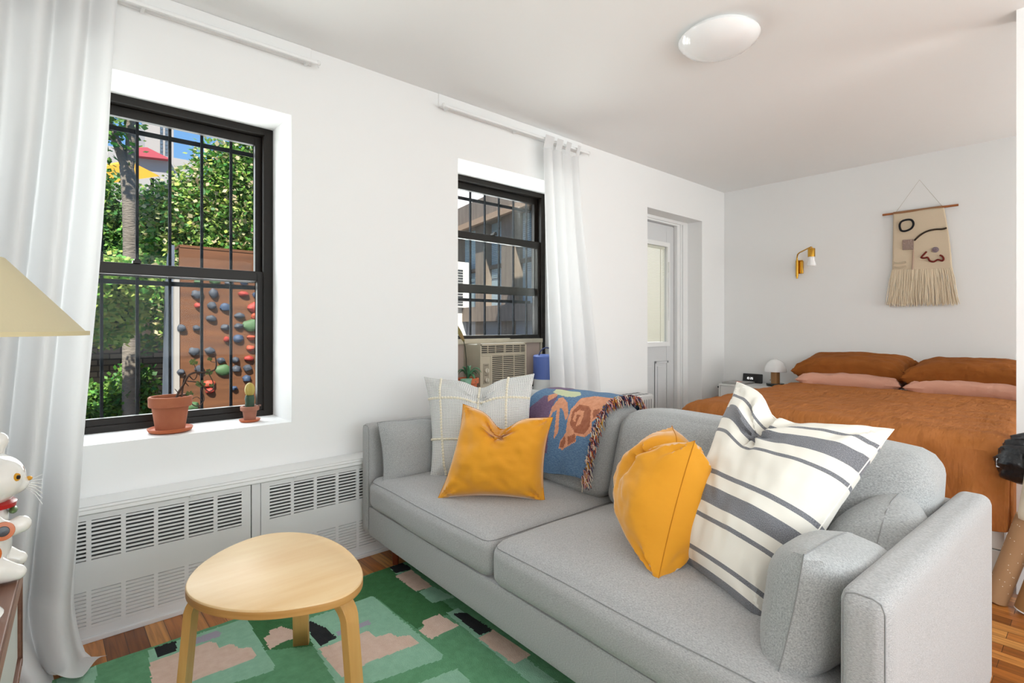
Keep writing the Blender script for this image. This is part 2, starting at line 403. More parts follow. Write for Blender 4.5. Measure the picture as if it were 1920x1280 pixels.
m.box(4.36, 4.366, 2.803, 2.806, gz0, gz1).box(3.955, 4.438, 2.803, 2.822, gz1-.02, gz1)
m.build('enclosed_blind', BL, dr, smooth=False)
MB().box(gx0, gx1, 2.796, 2.799, gz0, gz1).build('glass_pane', GLASS, dr, smooth=False)
m = MB().box(4.445, 4.458, 2.764, 2.776, 1.66, 1.755).tube([(4.451, 2.77, 1.2), (4.451, 2.77, 1.66)], .0025, 6)
m.build('blind_slider', WHITEM, dr)
MB().box(4.565, 4.572, 2.795, 2.8, 0, 2.11).build('weather_seal', BLKP, dr, smooth=False)
struct('trim_1', MB().box(3.832, 4.739, 2.6, 2.84, -.0, .02), TRIM, smooth=False)
# ================================================================ RADIATOR COVER
rc = thing('radiator_cover', 'long white slotted metal radiator cover under the windows', 'radiator cover', (1.2, 2.52, 0))
HY = 2.457
mt = MB().box(-.4, 3.0, HY-.006, W, .478, .492).box(-.4, 3.0, HY-.006, HY+.004, .462, .492)
RCW = mat('radiator_enamel', '#dedede', .4)
RCD = pure('void_shade', '#5a5a5a', .9)
mt.build('top_shelf', WALL, rc, bevel=.005)  # shelf painted lighter than the panels to stand in for window light
def rpanel(x0, x1, cols, extra=None):
    m = MB(); zu = (.295, .441); zl = (.05, .186); yb = HY+.012
    m.box(x0, x1, HY, yb, .014, zl[0]).box(x0, x1, HY, yb, zl[1], zu[0]).box(x0, x1, HY, yb, zu[1], .461)
    edges = [x0]
    for a, b in cols: edges += [a, b]
    edges.append(x1)
    for k in range(0, len(edges), 2):
        for q in (zl, zu): m.box(edges[k], edges[k+1], HY, yb, q[0], q[1])
    for a, b in cols:
        for q, tilt, th_ in ((zu, -.25, .0036), (zl, .5, .0050)):
            n = 10; hh = (q[1]-q[0])/n
            for i in range(n):
                zc = q[0]+(i+.5)*hh
                # pressed louvre: solid strip between slots, leaning so a slot opens beside it
                m.obox(((a+b)/2, HY+.006, zc), ((b-a)/2, 0, 0), (0, .0055, .0033*tilt), (0, -.0008*tilt, th_))
    o = m.build('louvre_panel', RCW, rc, smooth=False)
rpanel(-.38, .674, [(-.3, -.21), (-.195, -.105), (-.09, .0), (.018, .12), (.135, .222), (.237, .325), (.339, .427), (.442, .531), (.546, .638)])
rpanel(.716, 1.76, [(.752, .843), (.857, .947), (.962, 1.052), (1.067, 1.157), (1.172, 1.262), (1.277, 1.367), (1.382, 1.472), (1.487, 1.577), (1.592, 1.682)])
rpanel(1.80, 2.98, [(1.84, 1.93), (1.945, 2.035), (2.05, 2.14), (2.155, 2.245), (2.26, 2.35), (2.365, 2.455), (2.47, 2.56), (2.575, 2.665), (2.68, 2.77)])
for a, b in ((.679, .714), (1.763, 1.797)): MB().box(a, b, HY+.002, HY+.014, .014, .461).build('cover_strip', RCW, rc, smooth=False)
MB().box(-.4, 3.0, HY-.01, HY+.02, 0, .018).box(2.98, 3.0, HY, W, .018, .478).build('base_trim', RCW, rc, bevel=.002, smooth=False)
MB().box(-.38, 2.98, HY+.03, HY+.035, .018, .47).build('inner_shade_sheet', RCD, rc, smooth=False)  # grey sheet stands in for the shade inside the cover
for xx in (.45, .86): MB().tube([(xx, HY-.012, .462), (xx, HY-.004, .464)], .006, 8).build('screw', RCW, rc)
# ================================================================ CURTAIN TRACKS + CURTAINS
def track(x0, x1, label, holders):
    t = thing('curtain_track', label, 'curtain track', ((x0+x1)/2, 2.56, 2.41))
    MB().box(x0+.005, x1-.005, 2.582, W, 2.415, CH).build('mounting_board', WALL, t, smooth=False, bevel=.004)
    MB().box(x0, x1, 2.512, 2.53, 2.4, 2.416).build('rail', TRIM, t, bevel=.004)
    for xx in holders:
        MB().box(xx-.006, xx+.006, 2.53, 2.576, 2.402, 2.42).build('bracket', TRIM, t)
    for xx, s in ((x0, -1), (x1, 1)):
        MB().ball((xx+s*.004, 2.52, 2.41), .012, 12).tube([(xx+s*.004, 2.52, 2.40), (xx+s*.004, 2.52, 2.388)], .003, 6).build('finial', TRIM, t)
track(-.55, .99, 'white curtain track above the window over the radiator cover', (-.4, .3, .95))
track(1.72, 2.985, 'white curtain track above the window over the air conditioner', (1.76, 2.3, 2.94))
c1 = MB()
def cf1(u, v):
    # v 0 floor -> 1 rail ; u 0 left -> 1 right
    z = 2.405*v
    xr = lerp(.085, .212, v**1.15) if v > .03 else .085
    xl = lerp(-.58, -.50, v)
    uu = u
    x = lerp(xl, xr, uu)
    top = v**1.5
    ph = 2*PI*(uu*7.2 + .35*math.sin(4*uu+1.5*v) + .45*(1-v)*uu)
    amp = lerp(.068, .032, sm(.6, 1, v))*(.6+.4*math.sin(9*uu+1))
    y = 2.43+.035*(v) + amp*math.sin(ph) - .1*(1-v)**2*(.6+.5*uu)
    x += .014*math.cos(ph*1.0+1)*(1-.5*v) + .012*nz((uu*3, v*2, 0), 1.3, 3)
    y += .014*nz((uu*8, v*3, 2), 1, 5)
    if v < .1:
        k = 1-v/.1
        x += k*k*(.075*uu+.022*math.sin(uu*29+k*4)); y -= k*(.13+.05*math.sin(uu*21+2))*(1-.55*uu**8); z = (1-k)**1.6*.1*2.405+.02+.022*math.sin(uu*37+k*7)*min(1, k*3)+.02*math.sin(uu*15-k*5)*k
        z = max(z, .008+.010*(1+math.sin(uu*31+k*5)))
    return Vector((x, min(y, 2.505 if v > .2 else 2.44), z))
c1.grid(cf1, 150, 90)
tag(c1.build('curtain', CURT, None), 'white sheer curtain puddling on the floor beside the walnut cabinet', 'curtain')
c2 = MB()
def cf2(u, v):
    z = lerp(.5, 2.34, v)
    xl = lerp(2.535, 2.50, v)+.0; xr = lerp(3.02, 2.85, sm(0, 1, v)**.9)
    x = lerp(xl, xr, u)
    ph = 2*PI*(u*4.3+.2*math.sin(5*u+v))
    y = 2.492 + lerp(.055, .02, v)*math.sin(ph)*(.7+.3*math.sin(7*u)) - .05*(1-v)
    x += .012*math.cos(ph)*(1-.4*v)
    if v > .96: z += .004*math.sin(u*60)
    return Vector((x, y, z))
c2t = thing('curtain', 'white tab top curtain hanging beside the window over the air conditioner', 'curtain', (2.7, 2.49, .5))
c2.grid(cf2, 90, 60); c2.build('curtain_panel', CURT, c2t)
for xx, w_ in ((2.55, .085), (2.65, .06), (2.74, .05), (2.845, .035)):
    MB().grid(lambda u, v: Vector((xx-w_/2+w_*u+.004*math.sin(v*3), 2.497+.012*math.cos(v*PI*1.0), lerp(2.32, 2.425, math.sin(v*PI/2)))), 6, 8).build('hanging_tab', CURT, c2t)
# ================================================================ RUG
GRs = [pure('rug_green', '#5a9168', 1, var=('#68a077', 40, O3, .2), bump=(260, .8, O3, .004)),
       pure('rug_dark_green', '#35693c', 1, var=('#3f7847', 40, O3, .2), bump=(260, .8, O3, .004)),
       pure('rug_light_green', '#8ab89c', 1, var=('#97c4a8', 40, O3, .2), bump=(260, .8, O3, .004)),
       pure('rug_pink', '#d9b9a6', 1, var=('#e2c6b5', 40, O3, .2), bump=(260, .8, O3, .004)),
       pure('rug_black', '#16191d', 1, bump=(260, .8, O3, .004)),
       pure('rug_lavender', '#a79fae', 1, bump=(260, .8, O3, .004))]
def z8(*pts): return [tuple(P('Z', .014, 100+x/2.8235, 1050+y/2.8235)[:2]) for x, y in pts]
def z4(*pts): return [tuple(P('Z', .014, 560+x/2.6667, 800+y/2.6667)[:2]) for x, y in pts]
def wz(*pts): return list(pts)
B = z8((1305, 325), (1690, 188))+z4((720, 1135), (715, 1160), (215, 1330))
patches = [
 (1, z4((200, 800), (470, 690), (800, 930), (730, 940), (590, 1010), (375, 845), (250, 900))),
 (1, z8((1010, 300), (1310, 270), (1420, 450), (1120, 475))) ,
 (2, z8((500, 475), (1020, 305), (1172, 555), (1165, 583), (900, 665), (540, 790))),
 (2, B),
 (2, z8((20, 630), (225, 558), (238, 590), (205, 680), (20, 740))),
 (2, z4((735, 928), (810, 903), (1330, 1270), (1170, 1290))),
 (0, z4((800, 905), (760, 850), (1500, 1250), (1330, 1300))),
 (2, z4((600, 825), (665, 795), (780, 850), (670, 882))),
 (2, z4((450, 700), (470, 690), (620, 790), (590, 825))),
 (2, z4((560, 1290), (640, 1265), (790, 1208), (900, 1310), (860, 1500), (600, 1500))),
 (3, z8((507, 540), (825, 430), (860, 435), (880, 460), (950, 440), (980, 465), (1045, 458), (1078, 500), (1060, 520), (720, 645), (530, 705))),
 (3, z8((1115, 410), (1150, 390), (1142, 372), (1205, 350), (1290, 375), (1322, 403), (1220, 430), (1145, 472))),
 (3, z4((100, 1110), (235, 1060), (345, 1018), (385, 1050), (455, 1028), (490, 1047), (560, 1040), (602, 1082), (360, 1170), (215, 1255))),
 (3, z4((598, 1018), (628, 998), (618, 970), (705, 935), (800, 993), (663, 1060))),
 (3, z4((893, 1055), (975, 1013), (1162, 1140), (1080, 1187))),
 (3, z4((483, 745), (562, 713), (668, 797), (588, 822))),
 (4, z8((533, 462), (650, 424), (655, 478), (550, 513))),
 (4, z4((18, 982), (60, 970), (130, 1000), (192, 1052), (110, 1095))),
 (4, z4((770, 930), (840, 928), (972, 1015), (905, 1041))),
 (4, z4((455, 702), (520, 680), (560, 700), (560, 712), (485, 730))),
 (5, z8((712, 425), (860, 373), (888, 382), (880, 402), (712, 458))),
 (5, z4((188, 1025), (350, 965), (362, 985), (192, 1045))),
]
rx0, rx1, ry0, ry1 = .02, 1.98, .35, 2.245
nx, ny = 390, 380
PB = [(k, p, min(q[0] for q in p), max(q[0] for q in p), min(q[1] for q in p), max(q[1] for q in p)) for k, p in patches]
def rugmi(u, v):
    x = lerp(rx0, rx1, u); y = lerp(ry0, ry1, v); r = 0
    x += .004*math.sin(y*260)*0; 
    x += .0025*nz((x*90, y*90, 0), 1, 3); y += .0025*nz((x*90, y*90, 5), 1, 9)
    for k, p, a, b, c, d in PB:
        if a < x < b and c < y < d and inpoly(x, y, p): r = k
    return r
m = MB(); m.grid(lambda u, v: Vector((lerp(rx0, rx1, u), lerp(ry0, ry1, v), .0135+.0016*nz((u*60, v*60, 0), 1, 2))), nx, ny, rugmi)
m.box(rx0, rx1, ry0, ry1, .001, .0115, 0)
tag(m.build('rug', GRs, None, merge=False, recalc=False), 'green patterned wool rug with pink and black patches under the coffee table', 'rug')
# ================================================================ SOFA
st = thing('sofa', 'grey fabric two seat sofa with loose back cushions on the rug', 'sofa', (1.088, .25, 0), math.radians(-2.2))
ARH = .672
def armfn(side):
    def f(d, p):
        return p
    return f
for y0, y1 in ((0, .082), (2.108, 2.19)):
    m = MB().rbox((.46, (y0+y1)/2, (.14+ARH)/2), (.46, (y1-y0)/2, (ARH-.14)/2), .028, 22, fn=lambda d, p: p+Vector((0, .004*d[1]*(1-d[0]**2)*(1-d[2]**2), 0)))
    a = m.build('arm', GREY, st, local=True)
    t = MB(); r_ = .026
    yy0, yy1 = y0+.004, y1-.004
    yi = (y1-.0075) if y0 < .5 else (y0+.0075); yo = (y0+.0078) if y0 < .5 else (y1-.0078); sg = 1 if y0 < .5 else -1
    pts = [(.0078, yi, .17), (.0078, yi, ARH-.03), (.0078, yi-sg*.006, ARH-.013), (.0078, yi-sg*.02, ARH-.0078), (.0078, yo+sg*.02, ARH-.0078), (.0078, yo+sg*.006, ARH-.013), (.0078, yo, ARH-.03), (.0078, yo, .17)]
    t.tube(pts, .0014, 6); t.build('arm_seam', SEAM, a, local=True)
MB().rbox((.45, 1.095, .215), (.45, 1.012, .072), .012, 6).build('seat_frame', GREY, st, local=True)
MB().rbox((.885, 1.095, .4), (.04, 1.012, .25), .03, 8).build('back_frame', GREY, st, local=True)
def seatc(y0, y1):
    cx, hx = .365, .372
    def f(d, p):
        k = (1-d[0]**2)*(1-d[1]**2)
        p = p.copy()
        if p.z > 0: p.z += .034*k**.7
        if p.z < 0: p.z = max(p.z, -.075)
        p.x += -.012*(1-d[1]**2)*(1-d[2]**2)*(1 if d[0] < 0 else 0)*1.0
        p.z += .005*nz((p.x*4, (p.y+y0)*4, 1), 1, 4)
        return p
    m = MB().rbox((cx, (y0+y1)/2, .35), (hx, (y1-y0)/2, .078), .05, 20, fn=f)
    o = m.build('seat_cushion', GREY, st, local=True)
    t = MB(); hy = (y1-y0)/2; pts = []; r = .05; c_ = Vector((cx, (y0+y1)/2, .35))
    for a, b in [(lerp(.9, -1, i/20), -1) for i in range(21)]+[(-1, lerp(-1, 1, i/30)) for i in range(1, 31)]+[(lerp(-1, .9, i/20), 1) for i in range(1, 21)]:
        p = Vector((a*hx, b*hy, .078)); q_ = Vector((max(-(hx-r), min(hx-r, p.x)), max(-(hy-r), min(hy-r, p.y)), .078-r))
        w_ = Vector((p.x-q_.x, p.y-q_.y, 0))
        w_ = w_.normalized()*.8+Vector((0, 0, .6)) if w_.length > 1e-6 else Vector((0, 0, 1))
        pts.append(c_+f((p.x/hx*.985, p.y/hy*.985, .8), q_+w_.normalized()*(r+.0004)))
    t.tube(pts, .0012, 6); t.build('cushion_seam', SEAM, o, local=True)
seatc(.084, 1.14); seatc(1.146, 2.106)
def backc(y0, y1, seed):
    # leaning box cushion
    hz = .19; hx = .105; cz = .612
    def f(d, p):
        q = p.copy(); k = (1-d[1]**2)*(1-d[2]**2)
        if q.x < 0: q.x -= .03*k**.7
        q.z += .006*(1-d[1]**2)*(d[2] > 0)
        if d[2] > 0: q.z -= .018*abs(d[1])**6
        q.x += (q.z)*.30                       # lean back
        q += Vector((.008*nz((q.y*5, q.z*5, seed), 1, seed), 0, .006*nz((q.y*4, q.x*4, seed), 1, seed+3)))
        return q
    m = MB().rbox((.725, (y0+y1)/2, cz), (hx, (y1-y0)/2, hz), .06, 20, fn=f)
    o = m.build('back_cushion', GREY2, st, local=True)
    t = MB(); pts = []
    for i in range(25):
        u = i/24; yy = lerp(y0+.02, y1-.02, u); q = 2*u-1
        pts.append((.66+.3*(hz-.02)-.0*(1-q*q)-.016*(1-q**8)+.012, yy, cz+hz-.030+.006*(1-q*q)-.018*abs(q)**6))
    return o
backc(.084, 1.145, 1); backc(1.15, 2.106, 6)
def armcush(y0, y1, x0, x1, z0, z1, dent, name, inner):
    cx, cy, cz = (x0+x1)/2, (y0+y1)/2, (z0+z1)/2; hx, hy, hz = (x1-x0)/2, (y1-y0)/2, (z1-z0)/2
    def f(d, p):
        a = d[0]; b = d[2]; q = Vector((a*hx, 0, b*hz))
        t = max(0, (1-a**4)*(1-b**4))**.55
        q.y = d[1]*hy*t if abs(d[1]) == 1 else d[1]*hy*t
        q.x *= 1-.05*(1-b*b); q.z *= 1-.06*(1-a*a)
        if b > 0: q.z -= dent*b*math.exp(-((a-.15)/.28)**2)
        q.y += (b)*.03*(-inner)
        q += Vector((.006*nz(q*8, 1, 3), .012*nz(q*7, 1, 9)*t, .006*nz(q*8, 1, 5)))
        return q
    m = MB(); N_ = 26
    for s in (-1, 1):
        m.grid(lambda u, v: Vector((cx, cy, cz))+f((2*u-1, s, 2*v-1), None), N_, N_, flip=(s > 0))
    o = m.build(name, GREY2, st, local=True)
    t = MB(); pts = []
    for i in range(4*16+1):
        k = i/16; e = int(k) % 4; u = k-int(k)
        a, b = [(2*u-1, 1), (1, 1-2*u), (1-2*u, -1), (-1, 2*u-1)][e]
        pts.append(Vector((cx, cy, cz))+f((a, 0, b), None))
    t.tube(pts, .0014, 6, caps=False); t.build('piping', SEAM, o, local=True)
armcush(.07, .29, .03, .70, .405, .695, .10, 'arm_cushion', 1)
armcush(1.925, 2.12, .02, .66, .405, .69, .015, 'arm_cushion', -1)
LEGW = pure('sofa_leg_wood', '#6b2c14', .4)
for xx, yy in ((.09, 2.0), (.09, .2), (.83, 2.0), (.83, .2)):
    MB().tube([(xx, yy, .02 if xx < .5 else .004), (xx, yy, .145)], [.014, .022], 12).build('leg', LEGW, st, local=True)
# ================================================================ PILLOWS
def pillow(name, mats, C, T, label, cat='cushion', inset=.05, chop=None, wr=.006, seed=1, seam=None, parts=None, N_=44, flat=.55, group=None, sag=0, earpow=3):
    BLc, BR, TR, TL = [Vector(c) for c in C]
    nrm = ((BR-BLc).cross(TL-BLc)+(TR-TL).cross(TR-BR)).normalized()
    if nrm.dot(Vector((0, 0, CZ))-(BLc+TR)/2) < 0: nrm = -nrm
    up = ((TL+TR)-(BLc+BR)).normalized(); rt = ((BR+TR)-(BLc+TL)).normalized(); size = (BR-BLc).length
    def base(u, v):
        p = BLc*(1-u)*(1-v)+BR*u*(1-v)+TR*u*v+TL*(1-u)*v
        a, b = 2*u-1, 2*v-1
        p = p - rt*(a*inset*(1-abs(b)**2.2))*size*(abs(a)**3) - up*(b*inset*(1-abs(a)**2.2))*size*(abs(b)**3)
        if chop:
            uc, dep, wd = chop[:3]
            g = math.exp(-((u-uc)/(wd if u < uc or len(chop) < 4 else chop[3]))**2); p = p-up*dep*g*sm(.35, 1, v)**1.3
        return p
    def surf(u, v, s):
        a, b = abs(2*u-1), abs(2*v-1)
        h = T/2*(max(0, 1-a**earpow)*max(0, 1-b**earpow))**flat
        if sag: h *= 1+sag*(.5-v)
        if chop:
            uc, dep, wd = chop[:3]
            h *= 1-.62*math.exp(-((u-uc)/(wd*.55))**2)*sm(.45, .95, v)
        p = base(u, v)
        e = max(0, 1-a**6)*max(0, 1-b**6)
        w_ = wr*(nz((u*5, v*5, s), 1, seed)+.6*nz((u*11+v*4, v*11, s), 1, seed+4))*e**.5
        # gathered folds at the four corners
        for cu, cv in ((0, 0), (1, 0), (0, 1), (1, 1)):
            r = math.hypot(u-cu, v-cv); an = math.atan2(abs(v-cv), abs(u-cu)+1e-6)
            w_ += wr*.8*math.sin(an*9+seed)*math.exp(-((r-.14)/.09)**2)
        if chop:
            r = math.hypot(u-chop[0], (v-(.98-chop[1]*1.2))); an = math.atan2(v-.8, u-chop[0])
            w_ += wr*1.5*math.sin(an*7+seed)*math.exp(-((r-.12)/.09)**2)
        return p+nrm*(s*(h)+w_*1.2)
    root = None
    m = MB()
    m.grid(lambda u, v: surf(u, v, 1) if 0 < u < 1 and 0 < v < 1 else base(u, v), N_, N_)
    m.grid(lambda u, v: surf(u, v, -1) if 0 < u < 1 and 0 < v < 1 else base(u, v), N_, N_, flip=True)
    if seam or parts:
        c = (BLc+BR)/2; root = thing(name, label, cat, (c.x, c.y, min(BLc.z, BR.z)), group=group)
        o = m.build('cushion_cover', mats, root)
        if seam:
            t = MB(); pts = []
            for i in range(4*24):
                k = i/24; e = int(k); w_ = k-e
                u, v = [(w_, 0), (1, w_), (1-w_, 1), (0, 1-w_)][e]; pts.append(base(u, v))
            pts.append(pts[0]); t.tube(pts, seam[1], 6, caps=False); t.build('edge_seam', seam[0], root)
        if parts: parts(root, surf)
        return root
    o = m.build(name, mats); tag(o, label, cat, group); return o
ZS = .437
YSEAM = pure('yellow_thread', '#b87406', .9)
YARN = pure('cream_yarn', '#e6dfcc', 1, bump=(120, .8, O3, .004))
def yarnparts(root, surf):
    for ax, c in (('v', .17), ('v', .52), ('v', .78), ('h', .76), ('h', .36)):
        pts = [surf(c, lerp(.01, .99, i/110), 1) if ax == 'v' else surf(lerp(.01, .99, i/110), c, 1) for i in range(111)]
        MB().tube(pts, [.0052+.0022*math.sin(i*1.9) for i in range(111)], 7).build('yarn_line', YARN, root)
pillow('throw_pillow', weave_mat(), [P('Z', ZS, 806, 897), P('Z', ZS, 1000, 905), D(2.52, 1002, 700), D(2.68, 795, 706)], .15,
       'pale grey open weave pillow with cream yarn grid in the far sofa corner', chop=(.53, .04, .13), inset=.05, seed=2, wr=.005, flat=.6, earpow=2.4, parts=yarnparts)
pillow('throw_pillow', YEL, [P('Z', ZS, 820, 936), P('Z', ZS, 1022, 942), D(2.2, 1037, 782), D(2.3, 868, 757)], .23,
       'mustard yellow velvet pillow leaning on the pale woven pillow', chop=(.48, .06, .15), inset=.05, seed=5, wr=.010, seam=(YSEAM, .0014), flat=.6, earpow=2.4)
pillow('throw_pillow', YEL, [D(1.86, 1195, 985), P('Z', ZS, 1232, 1098), D(1.52, 1303, 826), D(1.80, 1260, 798)], .30,
       'mustard yellow velvet pillow standing edge on against the striped pillow', chop=(.55, .05, .16), inset=.05, seed=9, wr=.011, seam=(YSEAM, .0014), flat=.62, earpow=2.3)
STR = stripe_mat()
pillow('throw_pillow', STR, [P('Z', ZS, 1262, 1050), P('Z', ZS-.005, 1425, 1170), D(1.39, 1678, 800), D(1.76, 1382, 716)], .22,
       'large cream pillow with dark grey stripes on the near sofa seat', chop=(.38, .07, .13, .42), inset=.035, seed=12, flat=.55, earpow=2.6, wr=.009, seam=(pure('cream_piping', '#eeebe3', .9), .002), N_=56)
# ================================================================ THROW BLANKET (sofa local space)
BC = [pure('blanket_blue', '#3f6288', 1, var=('#6f8fae', 90, (6, 1, 6), .2), bump=(150, .6, O3, .004)),
      pure('blanket_purple', '#5e4763', 1, var=('#7d6683', 90, (6, 1, 6), .2), bump=(150, .6, O3, .004)),
      pure('blanket_orange', '#cc8a67', 1, var=('#dda07f', 60, O3, .2), bump=(150, .6, O3, .004)),
      pure('blanket_brown', '#94583f', 1, var=('#a86a4f', 60, O3, .2), bump=(150, .6, O3, .004)),
      pure('blanket_pale_green', '#c9cfa8', 1, bump=(150, .6, O3, .004))]
bpoly = [
 (1, [(-100, 500), (120, 330), (250, 340), (170, 480), (165, 640), (140, 900), (-100, 880)]),
 (2, [(150, 330), (260, 300), (240, 340), (150, 390)]),
 (2, [(160, 540), (190, 450), (260, 360), (300, 350), (345, 400), (355, 520), (330, 580), (300, 470), (270, 460), (255, 690), (205, 770), (240, 470), (200, 500), (170, 570)]),
 (4, [(200, 300), (240, 260), (290, 275), (470, 300), (480, 330), (410, 350), (330, 345), (250, 325)]),
 (2, [(380, 470), (480, 360), (620, 340), (860, 370), (840, 400), (700, 430), (690, 500), (640, 560), (590, 590), (590, 690), (520, 745), (430, 730), (430, 790), (340, 840), (300, 870), (255, 860), (270, 790), (330, 700), (345, 580)]),
 (3, [(395, 490), (470, 420), (560, 440), (580, 480), (570, 640), (510, 720), (420, 700), (370, 620)]),
 (3, [(600, 480), (670, 460), (660, 520), (600, 560)]),
 (3, [(350, 740), (420, 710), (425, 780), (350, 820)]),
 (3, [(275, 800), (320, 730), (330, 790), (300, 850), (270, 845)]),
 (2, [(400, 570), (420, 500), (470, 470), (510, 490), (500, 560), (470, 620), (430, 640), (450, 580), (475, 530), (440, 520), (425, 600)]),
]
path = [(.915, .60), (.92, .70), (.905, .775), (.87, .816), (.80, .828), (.72, .822), (.662, .797), (.622, .74), (.594, .67), (.570, .60), (.550, .53), (.544, .505)]
def bp(t):
    k = t*(len(path)-1); i = min(int(k), len(path)-2); f = k-i
    p0, p1, p2, p3 = [path[max(0, min(len(path)-1, i+j))] for j in (-1, 0, 1, 2)]
    return [.5*((2*p1[q])+(-p0[q]+p2[q])*f+(2*p0[q]-5*p1[q]+4*p2[q]-p3[q])*f*f+(-p0[q]+3*p1[q]-3*p2[q]+p3[q])*f**3) for q in (0, 1)]
def bl(u, v):   # u 0 left .. 1 right (towards viewer) ; v 0 back .. 1 front hem
    x, z = bp(v); y = lerp(1.66, 1.185, u)
    q = Vector((x-.016*sm(.45, .7, v), y, z+.006))
    q.x += .006*nz((u*6, v*8, 0), 1, 3); q.z += .006*nz((u*5, v*5, 4), 1, 8)+.012*math.sin(u*9)*sm(.85, 1, v)
    return q
def blmi(u, v):
    if v < .42: return 0 if u > .3 else 1
    p = WM[tb.name] @ bl(u, v); f = p.x*CA+p.y*SA      # where the motif sits, measured in the close-up of the photo
    x = (CX+F*(p.x*SA-p.y*CA)/f-1000)*5.333; y = (H0-F*(p.z-CZ)/f-680)*5.333
    r = 0
    for k, p in bpoly:
        if inpoly(x, y, p): r = k
    return r
tb = thing('throw_blanket', 'blue woven blanket with orange pattern draped over the sofa back', 'blanket', (1.088, .25, 0), math.radians(-2.2))
m = MB(); m.grid(bl, 110, 150, blmi); o = m.build('woven_panel', BC, tb, local=True, merge=False, recalc=False, solid=.007)
FRC = [pure('fringe_'+n, c, 1) for n, c in (('cream', '#d9cbb8'), ('navy', '#2c3a63'), ('rust', '#a34a2a'), ('gold', '#b98a35'), ('plum', '#4a2436'), ('pink', '#c08f8c'))]
m = MB()
for i in range(900):
    v = random.uniform(.12, 1.0); p = bl(1, v); d = Vector((random.uniform(-.5, .1), -1, random.uniform(-.9, .1))).normalized()
    p = p+Vector((random.uniform(-.012, .003), random.uniform(0, .02), random.uniform(-.004, .008)))
    L_ = random.uniform(.025, .055); w = Vector((random.uniform(-.6, .2), random.uniform(-.4, .3), -1))
    q1 = p+d*L_*.5+Vector((-.006, 0, .004)); q2 = q1+(d*.35+w*.5)*L_*.6
    m.tube([p, q1, q2], [.0018, .0019, .0014], 4, random.randrange(6), caps=False)
tag(m.build('fringe', FRC, tb, local=True, merge=False, recalc=False), 'multicoloured yarn fringe', kind='stuff')
# ================================================================ STOOL / COFFEE TABLE
stl = thing('side_table', 'rounded triangular birch side table on three bent legs on the rug', 'table', (.52, 1.66, .014))
ZT = .44
outl_px = [(345, 1110), (346, 1092), (360, 1068), (395, 1040), (440, 1018), (480, 1003), (520, 996), (560, 996), (600, 1001), (635, 1015), (662, 1036), (678, 1058), (684, 1078), (675, 1098), (650, 1116), (620, 1126), (560, 1138), (500, 1145), (450, 1145), (400, 1138), (365, 1126)]
ol = [P('Z', ZT, *p) for p in outl_px]; cen = sum(ol, Vector())/len(ol)
n = len(ol); sm_ = []
for i in range(n):
    p0, p1, p2, p3 = ol[i-1], ol[i], ol[(i+1) % n], ol[(i+2) % n]
    for f in (0, .25, .5, .75):
        sm_.append(.5*((2*p1)+(-p0+p2)*f+(2*p0-5*p1+4*p2-p3)*f*f+(-p0+3*p1-3*p2+p3)*f**3))
for _ in range(14): sm_ = [(sm_[i-1]+sm_[i]*2+sm_[(i+1) % len(sm_)])/4 for i in range(len(sm_))]
m = MB(); rings = [(1, -.024, 1), (1.0, -.012, 1), (1.0, -.005, 1), (.994, -.0015, 0), (.985, 0, 0)]
prev = None; k = len(sm_); vs = []; fs = []; mi = []
rings = [(.985, -.026)]+[(r, z) for r, z, _ in rings]
for r, z in rings:
    for p in sm_: vs.append(Vector((cen.x+(p.x-cen.x)*r, cen.y+(p.y-cen.y)*r, ZT+z)))
for j in range(len(rings)-1):
    for i in range(k):
        i2 = (i+1) % k; fs.append((j*k+i, j*k+i2, (j+1)*k+i2, (j+1)*k+i)); mi.append(1 if j < 3 else 0)
fs.append(tuple(range(k))[::-1]); mi.append(1); fs.append(tuple((len(rings)-1)*k+i for i in range(k))); mi.append(0)
m.add(vs, fs, mi); m.build('table_top', [BIRCH, BIRCHE], stl)
def bentleg(foot, top_in):
    """foot: (x,y) floor point; runs up then bends inwards under the top"""
    f = Vector((foot[0], foot[1], 0)); c = Vector((cen.x, cen.y, 0)); d = (c-f); d.z = 0; d.normalize(); side = Vector((-d.y, d.x, 0))
    zt = ZT-.026; R = .075; th = .022; w = .026
    inn = .028
    pts = [(f+Vector((0, 0, .014)), 0)]
    base = f+d*inn
    for t in (0, .3, .6, 1): pts.append((f.lerp(base, t)+Vector((0, 0, lerp(.016, zt-th/2-R, t))), 0))
    for a in range(1, 9):
        an = a/8*PI/2; pts.append((base+d*R*(1-math.cos(an))+Vector((0, 0, zt-th/2-R+R*math.sin(an))), an))
    pts.append((base+d*(R+.09)+Vector((0, 0, zt-th/2)), PI/2))
    vs = []; fs = []
    pl = [p for p, _ in pts]
    for i, p in enumerate(pl):
        t = (pl[min(i+1, len(pl)-1)]-pl[max(i-1, 0)]).normalized(); nn = t.cross(side).normalized()
        for a, b in ((1, 1), (1, -1), (-1, -1), (-1, 1)): vs.append(p+side*w*a+nn*th/2*b)
    for i in range(len(pl)-1):
        for q in range(4): fs.append((i*4+q, i*4+(q+1) % 4, (i+1)*4+(q+1) % 4, (i+1)*4+q))
    fs.append((3, 2, 1, 0)); e = (len(pl)-1)*4; fs.append((e, e+1, e+2, e+3))
    MB().add(vs, fs).build('leg', BIRCHL, stl, bevel=.003)
for f in [P('Z', .014, 565, 1207), D(1.5, 338, 1150), D(1.45, 672, 1150)]: bentleg(f, None)
